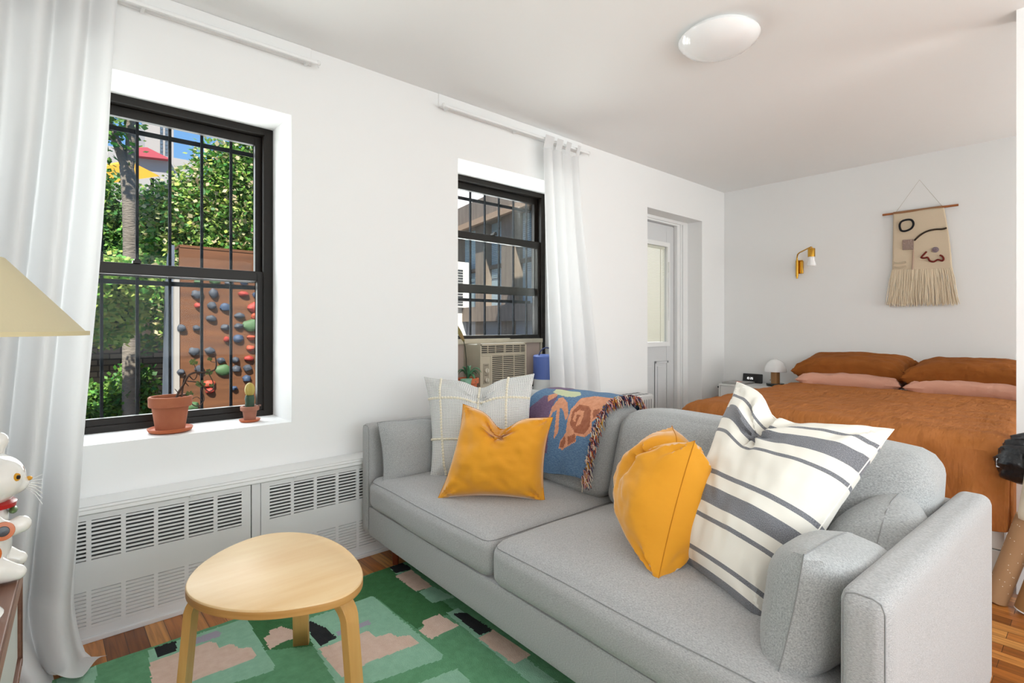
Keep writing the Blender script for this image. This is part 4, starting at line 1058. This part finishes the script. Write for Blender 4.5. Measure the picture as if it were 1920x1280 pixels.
# lucky cat : body one continuous surface, faces +X
ct = thing('cat_figurine', 'white ceramic beckoning cat figurine with a red collar on the cabinet', 'figurine', (-.115, 1.6, .60))
gx, gy, gz = -.105, 1.60, .60
def catm():
    m = MB()
    def E_(x, z, r, y=0): m.ball((gx+x, gy+y, gz+z), r, 28)
    E_(-.005, .075, (.062, .075, .078)); E_(0, .13, (.052, .062, .05)); E_(.012, .215, (.068, .078, .058)); E_(.055, .198, (.030, .034, .022))
    for s in (-1, 1):
        m.lathe((gx+.0, gy+s*.045, gz+.245), [(.03, 0), (.024, .02), (.012, .038), (.003, .045)][::1], 16, axis=(0.05, s*.25, 1))
        m.tube([(gx+.0, gy+s*.05, gz+.05), (gx+.04, gy+s*.05, gz+.028), (gx+.062, gy+s*.045, gz+.018)], [.034, .026, .018], 14)
        m.ball((gx+.066, gy+s*.045, gz+.018), (.016, .018, .0165), 14)
    m.tube([(gx+.01, gy-.055, gz+.145), (gx+.04, gy-.06, gz+.115), (gx+.066, gy-.045, gz+.118)], [.026, .023, .018], 14)
    m.ball((gx+.07, gy-.045, gz+.12), (.02, .02, .019), 14)
    m.tube([(gx+.0, gy+.055, gz+.15), (gx+.02, gy+.075, gz+.2), (gx+.025, gy+.07, gz+.27)], [.024, .022, .018], 14)
    m.ball((gx+.03, gy+.07, gz+.285), (.02, .02, .022), 14)
    return m
cbod = catm().build('cat_body', WHITEC, ct)
rm = cbod.modifiers.new('remesh', 'REMESH'); rm.mode = 'VOXEL'; rm.voxel_size = .0035; rm.use_smooth_shade = True
sm2 = cbod.modifiers.new('smooth', 'SMOOTH'); sm2.iterations = 6; sm2.factor = .6
RED = pure('red_glaze', '#b01c1c', .25); ORG = pure('orange_glaze', '#c9682a', .3); BLG = pure('black_glaze', '#1c1c20', .2)
MB().lathe((gx+.006, gy, gz+.158), [(.05, 0), (.058, .003), (.058, .012), (.05, .016)], 36, axis=(.12, 0, 1)).build('collar', RED, ct)
MB().ball((gx+.058, gy, gz+.143), (.008, .02, .008), 14).build('bib', pure('green_glaze', '#5f7a4a', .3), ct)
def spot(c, d, r):
    c, d = Vector(c), Vector(d).normalized()
    MB().lathe(c, [(0, .0), (r, 0), (r*.95, .0022), (0, .003)], 24, axis=d).build('orange_spot', ORG, ct)
    MB().lathe(c+d*.0028, [(0, 0), (r*.55, 0), (r*.5, .0012), (0, .0016)], 20, axis=d).build('black_spot', BLG, ct)
spot((gx+.045, gy-.0845, gz+.122), (.12, -1, .15), .019)
spot((gx+.022, gy-.0715, gz+.072), (.3, -1, .0), .022)
for s in (-1, 1):
    MB().lathe((gx+.064, gy+s*.045, gz+.222), [(0, 0), (.009, 0), (.008, .003), (0, .004)], 18, axis=(.8, s*.6, .1)).build('eye_yellow', pure('yellow_glaze', '#d79a2a', .25), ct)
    MB().lathe((gx+.067, gy+s*.0475, gz+.222), [(0, 0), (.0045, 0), (.004, .002), (0, .0025)], 14, axis=(.8, s*.6, .1)).build('pupil', BLG, ct)
    MB().lathe((gx+.012, gy+s*.055, gz+.252), [(0, 0), (.013, 0), (.008, .02), (0, .026)], 12, axis=(.5, s*.2, 1)).build('inner_ear', RED, ct)
MB().ball((gx+.084, gy, gz+.207), (.006, .007, .005), 12).build('nose', pure('yellow_glaze', '#d79a2a', .25), ct)
for s in (-1, 1):
    m = MB()
    for k in range(5): m.tube([(gx+.078, gy+s*.012, gz+.197-.002*k), (gx+.094, gy+s*.03, gz+.2-.006*k), (gx+.106, gy+s*(.036+.003*k), gz+.204-.012*k)], .0007, 5)
    m.build('whiskers', WHITEM, ct)
fl_ = thing('table_lamp', 'lamp with a beige cone fabric shade on the walnut cabinet', 'lamp', (-.13, 1.375, .6))
lc = Vector((-.128, 1.378, 0))
MB().lathe((lc.x, lc.y, .6), [(0, 0), (.07, 0), (.075, .01), (.06, .03), (.03, .06), (.045, .14), (.06, .22), (.045, .31), (.02, .37), (.012, .4), (.012, .56), (0, .56)], 36).build('lamp_base', WHITEC, fl_)
SHD = mat('shade_linen', '#d8cdab', .9, bump=(260, .3, O3, .001), trans=.25)
m = MB(); 
vs = []
m.lathe((lc.x, lc.y, 1.131), [(.2, 0), (.198, .001), (.077, .142), (.075, .142), (.073, .140), (.194, 0.0), (.2, 0)], 72); m.f = m.f[:-2]; m.mi = m.mi[:-2]
m.build('lamp_shade', SHD, fl_)
m = MB(); m.lathe((lc.x, lc.y, 1.128), [(.199, 0), (.2015, 0), (.2015, .008), (.199, .008), (.199, 0)], 72); m.f = m.f[:-2]; m.mi = m.mi[:-2]
m.build('shade_trim', pure('shade_trim', '#c4b892', .9), fl_)
MB().tube([(lc.x-.075, lc.y, 1.26), (lc.x+.075, lc.y, 1.26)], .002, 6).tube([(lc.x, lc.y, 1.15), (lc.x, lc.y, 1.26)], .004, 8).build('shade_carrier', BRASS, fl_)
# ================================================================ RIGHT EDGE : puffer bag, cloth, paper rolls
PUF = pure('black_nylon', '#14161b', .35, bump=(18, .6, O3, .02))
bg = thing('puffer_bag', 'black quilted nylon bag hanging at the end of the white partition', 'bag', (2.94, .24, .5))
bc = P('X', 3.06, 1903, 855)
def puff(d, p):
    return p*(1+.05*math.sin(d.z*9+1)) + Vector((0, .006*math.sin(d.x*6+d.z*14), 0))
MB().ball((2.93, .235, .595), (.06, .075, .085), 40, fn=puff).build('bag_body', PUF, bg)
MB().tube([(2.94, .262, .69), (2.95, .22, .70), (2.96, .17, .69)], [.014, .022, .02], 14).ball((2.94, .235, .665), (.035, .05, .03), 20, fn=puff).build('rolled_top', PUF, bg)
MB().box(2.90, 2.903, .290, .303, .575, .61).build('brand_tag', pure('tag_white', '#dfe6ee', .6), bg)
MB().tube([(2.96, .20, .70), (3.08, .17, .9), (3.12, .17, .92)], .006, 8).build('strap', PUF, bg)
fb = thing('patterned_tote', 'cream cloth tote with bold black strokes hanging by the black bag', 'tote bag', (3.05, .17, .4))
MB().rbox((2.86, .135, .55), (.02, .085, .16), .018, 8, fn=lambda d, p: p+Vector((0, .02*(-d[2])*(1-abs(d[0])), 0))).build('tote_body', pure('cream_canvas', '#d9d0bd', .9), fb)
for z0, z1 in ((.62, .56), (.49, .47)):
    MB().tube([(2.839, .215, z0), (2.838, .18, (z0+z1)/2+.012), (2.838, .12, z1)], [.004, .012, .01], 8).build('black_stroke', pure('ink', '#15151a', .8), fb)
MB().tube([(2.87, .13, .70), (3.06, .12, .9), (3.12, .12, .92)], .005, 8).build('tote_handle', pure('cream_canvas', '#d9d0bd', .9), fb)
KR = pure('kraft_paper', '#a8835f', .7, var=('#b5906b', 5, O3, .2)); KR2 = pure('kraft_paper_plain', '#9a6f42', .6)
b0 = Vector((2.965, .315, .0)); t0 = Vector((2.955, .215, .37))
r1 = MB(); ax_ = (t0-b0).normalized(); L_ = (t0-b0).length
r1.lathe(b0+ax_*.012, [(.0, .0), (.03, 0), (.039, .0), (.039, L_), (.0, L_)], 32, axis=ax_)
rr = thing('paper_roll', 'kraft paper roll with white dots leaning at the bed corner', 'paper roll', b0, group=None)
o = r1.build('rolled_paper', KR, rr); 
DOT = pure('white_print', '#efe6da', .7); m = MB()
for k in range(60):
    an = random.uniform(0, 2*PI); hh = random.uniform(.03, L_-.02); a1 = ax_.orthogonal().normalized(); b1 = ax_.cross(a1); dd = a1*math.cos(an)+b1*math.sin(an)
    m.lathe(b0+ax_*(hh+.012)+dd*.0387, [(0, 0), (.0018, 0), (.0016, .0005), (0, .0006)], 8, axis=dd)
m.build('dot_print', DOT, rr)
b0 = Vector((2.93, .222, .0)); t0 = Vector((2.94, .12, .40)); ax_ = (t0-b0).normalized(); L_ = (t0-b0).length
rr = thing('paper_roll', 'plain brown paper roll leaning right of the dotted roll', 'paper roll', b0)
MB().lathe(b0+ax_*.016, [(0, 0), (.03, 0), (.036, 0), (.036, L_), (0, L_)], 32, axis=ax_).build('rolled_paper', KR2, rr)
MB().lathe(b0+ax_*.011, [(.028, 0), (.0355, 0), (.0355, .006), (.028, .006)], 32, axis=ax_).build('paper_edge', WHITEM, rr)
# ================================================================ OUTSIDE
ground = MB().box(-14, 22, 3.02, 34, -.35, -.3)
struct('ground', ground, pure('garden_paving', '#8b7a68', .95, var=('#6f6354', 2, O3, .3)), 'garden ground', smooth=False)
yb = MB().box(-6, 2.6, 8.0, 8.25, -.3, 1.75)
tag(yb.build('brick_wall', brick_mat('garden_brick', '#8d8272', '#6f6759', '#4c463e'), None, smooth=False), 'weathered brick garden wall behind the vines', 'wall')
BARK = pure('bark', '#8d8478', .9, var=('#6a6158', 7, (1, 1, .35), .25), bump=(22, .7, (1, 1, 3), .02))
def leafmat(name, c, c2=None, isl=.35): return mat(name, c, .5, island=isl, trans=.35, var=(c2 or c, .9, O3, .25))
L1 = leafmat('leaf_mid', '#62953a', '#7fae4c'); L2 = leafmat('leaf_dark', '#3e7030', '#558842'); L3 = leafmat('leaf_lime', '#9dbd55', '#bccb72'); L4 = leafmat('leaf_blush', '#dcc3a4', '#bfc27c')
def leaves(m, n, fn, size, mats=1, up=.3, wts=None):
    vs = []; fs = []; mi = []
    for i in range(n):
        p = fn(); s = size*random.uniform(.6, 1.35)
        d = Vector((random.gauss(0, 1), random.gauss(0, 1)-.3, random.gauss(0, .6))).normalized()
        nrm = Vector((random.gauss(0, .6), random.gauss(-.5, .6), random.gauss(.7, .4))).normalized()
        sd = d.cross(nrm).normalized(); w = s*random.uniform(.32, .5); o = len(vs)
        vs += [p, p+d*s*.5+sd*w-nrm*s*.08, p+d*s*1.1-nrm*s*.12, p+d*s*.5-sd*w-nrm*s*.08]
        fs += [(o, o+1, o+2, o+3)]; mi.append(random.choices(range(mats), wts)[0] if mats > 1 else 0)
    m.add(vs, fs, mi)
def shrub(name, label, spec, n, size, mats, wts, stem, group=None):
    """spec: list of ellipsoids (centre, radii)"""
    c0 = spec[0][0]; t = thing(name, label, 'tree' if 'tree' in name else 'shrub', (stem[0], stem[1], -.3), group=group)
    vol = [r[0]*r[2] for _, r in spec]
    def f():
        c, r = random.choices(spec, vol)[0]
        a = random.uniform(0, 2*PI); z = random.uniform(-1, 1); q = math.sqrt(1-z*z); k = random.uniform(.72, 1.04)
        if q*math.sin(a) > .35: a = -a
        return Vector((c[0]+r[0]*q*math.cos(a)*k, c[1]+r[1]*q*math.sin(a)*k, c[2]+r[2]*z*k))
    m = MB(); leaves(m, n, f, size, len(mats), wts=wts); m.build('foliage', mats, t, merge=False, recalc=False)
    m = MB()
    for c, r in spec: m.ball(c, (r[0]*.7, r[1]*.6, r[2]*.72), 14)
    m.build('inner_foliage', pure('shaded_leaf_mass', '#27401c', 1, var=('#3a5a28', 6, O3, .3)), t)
    m = MB(); m.tube([(stem[0], stem[1], -.3), (stem[0]+.05, stem[1], spec[0][0][2])], [.05, .03], 8).build('trunk', BARK, t)
    return t
shrub('garden_shrub', 'tall dense shrub with pale blossom behind the climbing wall', [((1.35, 6.6, 1.9), (.7, .5, 1.0)), ((1.75, 6.5, 2.6), (.65, .5, .8)), ((1.05, 6.7, 2.1), (.42, .4, .6)), ((2.1, 6.4, 1.7), (.5, .5, .9)), ((1.15, 6.4, 1.45), (.7, .4, .5))], 24000, .05, [L1, L2, L3, L4], [5, 3, 3, 2.2], (1.4, 6.8))
shrub('garden_shrub', 'dark green hedge behind the bare tree trunk', [((.35, 7.3, 1.9), (.9, .4, 1.0)), ((-.5, 7.2, 1.5), (.8, .4, .9)), ((.9, 7.2, 1.6), (.5, .4, .75))], 20000, .05, [L2, L1, L3], [6, 2.5, 1], (.2, 7.5))
shrub('garden_shrub', 'bright green feathery shrub left of the climbing wall', [((.05, 5.2, 1.32), (.42, .35, .3)), ((.40, 5.35, 1.3), (.26, .25, .32)), ((-.35, 5.1, 1.25), (.4, .35, .4)), ((.33, 5.1, 1.5), (.36, .3, .2)), ((-.1, 5.3, 1.0), (.25, .25, .3))], 11000, .045, [L1, L3], [3, 4], (.1, 5.6))
shrub('garden_shrub', 'low green shrub at the foot of the brick wall', [((.2, 6.3, .35), (.5, .3, .3)), ((.65, 6.2, .45), (.25, .25, .35))], 3000, .045, [L1, L2], [1, 1], (.2, 6.5))
tr = thing('garden_tree', 'pale barked tree with a forked trunk outside the left window', 'tree', (.62, 6.0, -.3))
def tk(x, y, Y=6.0): return P('Y', Y, x, y)
tr_pts = [tk(246, 560), tk(245, 450), tk(243, 380), tk(240, 330), tk(237, 312)]
MB().tube([Vector((tr_pts[0].x, 6, -.3))]+tr_pts, [.075, .066, .06, .058, .06, .055], 16).build('trunk', BARK, tr)
MB().tube([tk(238, 318), tk(226, 285), tk(214, 255), tk(200, 225), tk(180, 180)], [.045, .04, .036, .03, .02], 12).build('branch', BARK, tr)
MB().tube([tk(240, 318), tk(245, 285), tk(246, 250), tk(247, 215), tk(250, 150)], [.045, .042, .042, .04, .03], 12).build('branch', BARK, tr)
m = MB(); c_ = tk(195, 215); c2_ = tk(200, 250); c3_ = tk(205, 170)
def tf():
    c = random.choice([c_, c_, c2_, c3_]); return c+Vector((random.gauss(0, .12), random.gauss(0, .3), random.gauss(0, .12)))
leaves(m, 800, tf, .055, 2, wts=[3, 1]); m.build('foliage', [L2, L1], tr, merge=False, recalc=False)
# climbing wall
cw = thing('climbing_wall', 'outdoor plywood climbing wall dotted with coloured holds', 'climbing wall', (1.6, 4.85, -.3))
PLY = pure('plywood', '#7f5232', .7, var=('#573620', 2.2, (1, 1, 9), .28))
MB().box(.80, 2.6, 4.8, 4.83, -.3, 1.56).build('lower_board', PLY, cw, smooth=False)
MB().box(.80, 2.6, 4.79, 4.825, 1.57, 1.775).box(.80, 2.6, 4.785, 5.0, 1.762, 1.782).build('header_board', PLY, cw, smooth=False)
MB().box(.765, .80, 4.79, 4.86, -.3, 1.57).build('edge_post', pure('grey_post', '#a9a39c', .8), cw, smooth=False)
MB().prism([(.745, 4.84, 1.78), (.745, 4.98, 1.7), (.745, 5.1, 1.4), (.745, 5.3, -.3), (.745, 4.84, -.3)], (.03, 0, 0)).build('side_tarp', pure('slate_tarp', '#56606f', .7, var=('#707988', 6, O3, .3)), cw, smooth=False)
HC = {'g': '#474c55', 'b': '#3b4c66', 'r': '#a03a30', 'n': '#4a6a44', 'o': '#a84c34'}
def zh(x, y): return P('Y', 4.79, 180+x/4.128, 490+y/4.129)
for x, y, c, s in [(790, 155, 'n', 1), (920, 155, 'n', 1.1), (1145, 165, 'b', 1), (1030, 165, 'g', 1), (785, 255, 'g', 1.2), (910, 245, 'g', 1.3), (1140, 250, 'r', 1), (1245, 260, 'b', 1.1), (790, 340, 'r', .8), (900, 340, 'g', 1.3), (1005, 355, 'b', 1.5), (1225, 355, 'r', 2), (895, 440, 'g', 1.2), (1110, 420, 'g', 1.1), (1230, 425, 'o', 1.2), (660, 515, 'g', 1.1), (780, 515, 'g', 1), (1000, 510, 'g', 1.1), (1105, 500, 'g', 1.1), (1210, 495, 'n', 2.4), (1100, 595, 'b', 1.4), (1200, 590, 'o', .9), (1010, 600, 'r', .8), (1195, 670, 'o', .9), (760, 695, 'g', 1.3), (880, 690, 'g', 1.2), (1185, 750, 'r', 1), (1080, 760, 'g', .8), (970, 765, 'g', 1.1), (1255, 715, 'g', .8), (985, 840, 'n', 2), (1085, 830, 'g', 1), (1175, 825, 'g', 1), (1260, 825, 'g', .8), (1165, 905, 'b', 1), (880, 945, 'o', 1.4), (880, 1000, 'r', 1), (800, 830, 'g', .9), (655, 855, 'g', .9), (1070, 980, 'b', .8), (750, 1120, 'n', 1.4)]:
    p = zh(x, y); r_ = .03*s**.8; sd_ = random.random()*20
    MB().ball(p, (r_*random.uniform(.9, 1.3), .028, r_*random.uniform(.7, 1)), 14, fn=lambda d, q: q*(1+.3*nz((d.x*1.5, d.y, d.z*1.5), 1, sd_))).build('climbing_hold', pure('hold_'+c, HC[c], .6), cw)
# distant buildings
def facade(name, label, c, w, d, h, M_, win=None, z0=-.3, rz=0, roof=None):
    t = thing(name, label, 'building', (c[0], c[1], z0), rz)
    MB().box(-w/2, w/2, 0, d, 0, h).build('wall', M_, t, smooth=False, local=True)
    if win:
        for (x, z, ww, hh) in win: MB().box(x-ww/2, x+ww/2, -.05, .02, z-hh/2, z+hh/2).build('window', pure('far_glass', '#5b6670', .3), t, smooth=False, local=True)
    return t
tc_ = P('Y', 60, 299, 300); 
tw = facade('tower_block', 'tall pale apartment tower seen above the red roof', (tc_.x, 60), 2.3, 5, P('Y', 60, 299, 226).z+.3, pure('tower_concrete', '#a89f98', .9), [(x_, z_, .22, .28) for x_ in (.15, .55) for z_ in [P('Y', 60, 299, y).z+.3 for y in range(232, 300, 7)]])
rb_ = P('Y', 30, 285, 300)
t = thing('red_roof_house', 'white house with a red roof seen beyond the garden', 'building', (rb_.x, 30, -.3))
zt_ = P('Y', 30, 285, 288).z
MB().box(rb_.x-2.2, rb_.x+2.2, 30, 36, -.3, zt_).build('wall', pure('far_white', '#a8a4a0', .9), t, smooth=False)
q0 = [P('Y', 29.6, 250, 283), P('Y', 29.6, 262, 276), P('Y', 29.6, 276, 276), P('Y', 29.6, 322, 299), P('Y', 29.6, 250, 291)]
MB().prism(q0, (0, 3, 0)).build('roof', pure('red_roof', '#b8505a', .8), t, smooth=False)
um = thing('yellow_awning', 'yellow awning seen through the trees', 'awning', (P('Y', 14, 270, 320).x, 14, -.3))
a1, a2, a3, a4 = [P('Y', 14, *q) for q in ((196, 312), (246, 303), (300, 330), (196, 345))]
MB().prism([a1, a2, a3, a4], (0, 1.2, .3)).build('awning_cloth', pure('awning_yellow', '#e0a030', .8), um, smooth=False)
for xx in (a1.x+.1, a3.x-.1): MB().box(xx-.03, xx+.03, 14.3, 14.36, -.3, a3.z).build('pole', IRON, um, smooth=False)
# neighbouring extension seen through the second window
ex = thing('neighbour_extension', 'brown timber neighbouring extension outside the window over the air conditioner', 'building', (3.41, 3.66, -.3), math.atan2(.979, .202)-PI/2)
TMB = pure('weathered_timber', '#75675c', .9, var=('#8d8073', 5, (4, 4, .6), .25)); TMD = pure('timber_dark', '#5e5249', .9, var=('#6f6358', 5, (4, 4, .6), .25))
# local axes of this empty: y runs along the facade away from the house, x points away from the garden
def EB(name, y0, y1, x0, x1, z0, z1, M_, par=None): 
    return MB().box(x0, x1, y0, y1, z0+.3, z1+.3).build(name, M_, par or ex, smooth=False, local=True)
EB('core_wall', -.42, 4.2, .18, .5, -.3, 2.55, TMD)
for y0, y1 in ((-.42, -.17), (.2, .46), (.86, 1.06), (1.55, 1.7), (2.4, 2.55)): EB('post', y0, y1, .0, .18, -.3, 2.3, TMB)
EB('fascia_board', -.5, 4.2, -.06, .18, 2.26, 2.52, TMB); EB('fascia_lip', -.5, 4.2, -.1, -.06, 2.24, 2.3, pure('lip_tan', '#a98e76', .9))
EB('sill_board', -.45, 4.2, -.05, .18, 1.2, 1.36, TMB); EB('lower_siding', -.45, 4.2, .02, .18, -.3, 1.2, pure('siding_grey', '#8f9094', .8))
PG = pure('glass_with_blind', '#8fa3ad', .25, var=('#a9bcc4', 30, (1, 1, 12), .2)); 
for y0, y1, g in ((-.17, .2, 'a'), (.46, .86, 'b'), (1.06, 1.55, 'c'), (1.7, 2.4, 'c')):
    w_ = EB('window', y0, y1, .10, .14, 1.36, 2.26, PG); EB('window_rail', y0, y1, .07, .11, 1.77, 1.81, TMD, w_)
    m = MB()
    for k in range(26): m.box(.09, .099, y0+.02, y1-.02, 1.66+k*.02+.012-.3+.3+.3, 1.66+k*.02+.017+.3)
    m.build('blind', pure('far_blind', '#b9cbd6', .6), w_, smooth=False, local=True)
vent = thing('outdoor_unit', 'white outdoor cooling unit on the neighbouring timber wall', 'outdoor unit', (P('Y', 4.9, 866, 560).x, 4.9, 1.3))
u0 = P('Y', 4.9, 858, 490); u1 = P('Y', 4.9, 893, 578)
MB().box(u0.x-.25, u1.x-.1, 4.9, 5.15, u1.z, u0.z).build('unit_case', WHITEM, vent, smooth=False, bevel=.01)
m = MB()
for k in range(14): m.box(u0.x-.22, u0.x+.07, 4.893, 4.9, u1.z+.03+k*.03, u1.z+.045+k*.03)
m.build('vent_slots', pure('slot_dark', '#3b3f46', .6), vent, smooth=False)
MB().box(u0.x-.25, u1.x-.1, 4.95, 5.1, -.3, u1.z).build('stand', WHITEM, vent, smooth=False)
nh = facade('white_backdrop', 'white backdrop for a house wall and the pale sky behind the timber extension', (11.2, 10.5), 11, 5, 6.5, pure('far_render', '#efe9e6', .9))  # house wall carried up to stand in for pale sky
MB().box(-3, -1.8, -.05, .02, 3.2, 4.4).build('window', pure('far_glass', '#5b6670', .3), nh, smooth=False, local=True)
yf = MB().rbox((2.85, 4.3, 1.0), (.22, .1, .08), .04, 6)
tag(yf.build('planter_trough', WHITEM), 'white rounded planter trough outside the window over the air conditioner', 'planter')
MB_ = MB().box(2.67, 3.03, 4.24, 4.36, -.3, .925); tag(MB_.build('garden_pedestal', TMB, smooth=False), 'timber pedestal carrying the white planter trough outside', 'pedestal')
# ================================================================ LIGHT
wld = bpy.data.worlds.new('World'); bpy.context.scene.world = wld; wld.use_nodes = True; nt = wld.node_tree
bgn = nt.nodes['Background']; tcw = nt.nodes.new('ShaderNodeTexCoord'); spx = nt.nodes.new('ShaderNodeSeparateXYZ'); rmp = nt.nodes.new('ShaderNodeValToRGB')
nt.links.new(tcw.outputs['Generated'], spx.inputs[0]); nt.links.new(spx.outputs[2], rmp.inputs[0])
rmp.color_ramp.elements[0].position = 0; rmp.color_ramp.elements[0].color = (.42, .56, .74, 1); rmp.color_ramp.elements[1].position = .55; rmp.color_ramp.elements[1].color = (.10, .24, .58, 1)
e = rmp.color_ramp.elements.new(.25); e.color = (.17, .36, .66, 1)
nt.links.new(rmp.outputs[0], bgn.inputs[0]); bgn.inputs[1].default_value = 1.5
def sun(rot, e, col, ang):
    l = bpy.data.lights.new('sun', 'SUN'); l.energy = e; l.color = col; l.angle = math.radians(ang)
    o = bpy.data.objects.new('sun', l); COL.objects.link(o); o.rotation_euler = rot
sun((math.radians(42), 0, math.radians(-35)), 9.0, (1, .94, .84), 1.0)
def area(name, loc, rot, sx, sy, e, col=(1, 1, 1)):
    l = bpy.data.lights.new(name, 'AREA'); l.shape = 'RECTANGLE'; l.size = sx; l.size_y = sy; l.energy = e; l.color = col
    o = bpy.data.objects.new(name, l); COL.objects.link(o); o.location = loc; o.rotation_euler = rot
# fill light added behind the camera, at an unseen rear window
area('rear_fill_light', (1.3, -2.45, 1.45), (math.radians(122), 0, 0), 2.9, 1.6, 70, (.965, 1, .99))
# daylight at the two windows and the garden door
area('window_daylight', (.39, 3.1, 1.45), (math.radians(-90), 0, 0), .95, 1.35, 30, (.96, 1, 1))
area('window_daylight', (2.37, 3.1, 1.6), (math.radians(-90), 0, 0), .95, 1.0, 25, (.96, 1, 1))
area('left_fill_light', (-.56, -1.35, 1.5), (0, math.radians(-112), 0), 1.3, 1.7, 66, (.965, 1, .99))  # added fill from the left; this wall has no window
area('bedroom_fill_light', (4.3, -2.44, 1.5), (math.radians(112), 0, 0), 1.3, 1.3, 80, (.965, 1, .99))  # added fill for the bedroom, its source unseen
area('door_daylight', (4.2, 3.06, 1.4), (math.radians(-90), 0, 0), .8, 1.2, 5, (1, .99, .95))
w3 = thing('window_3', None, None, (1.3, -2.55, .6)); w3['kind'] = 'structure'  # unseen window, added to go with the rear fill light
MB().box(-.2, -.14, -2.6, -2.53, .6, 2.3).box(2.74, 2.8, -2.6, -2.53, .6, 2.3).box(-.14, 2.74, -2.6, -2.53, 2.24, 2.3).box(-.14, 2.74, -2.6, -2.53, .6, .66).box(1.27, 1.33, -2.6, -2.53, .66, 2.24).build('window_frame', BLACK, w3, smooth=False)
MB().box(-.14, 2.74, -2.575, -2.57, .66, 2.24).build('glass_pane', GLASS, w3, smooth=False)
# ================================================================ CAMERA
sc_ = bpy.context.scene
cam = bpy.data.cameras.new('camera'); co = bpy.data.objects.new('camera', cam); COL.objects.link(co)
cam.sensor_fit = 'HORIZONTAL'; cam.sensor_width = 36; cam.lens = F/1920*36; cam.shift_y = -(640-H0)/1920
cam.clip_start = .02; cam.clip_end = 300
co.location = (0, 0, CZ); co.rotation_euler = (PI/2, 0, YAW-PI/2)
sc_.camera = co
sc_.view_settings.view_transform = 'Standard'; sc_.view_settings.look = 'None'; sc_.view_settings.exposure = 0.0; sc_.view_settings.gamma = 1
sc_.view_settings.use_curve_mapping = False
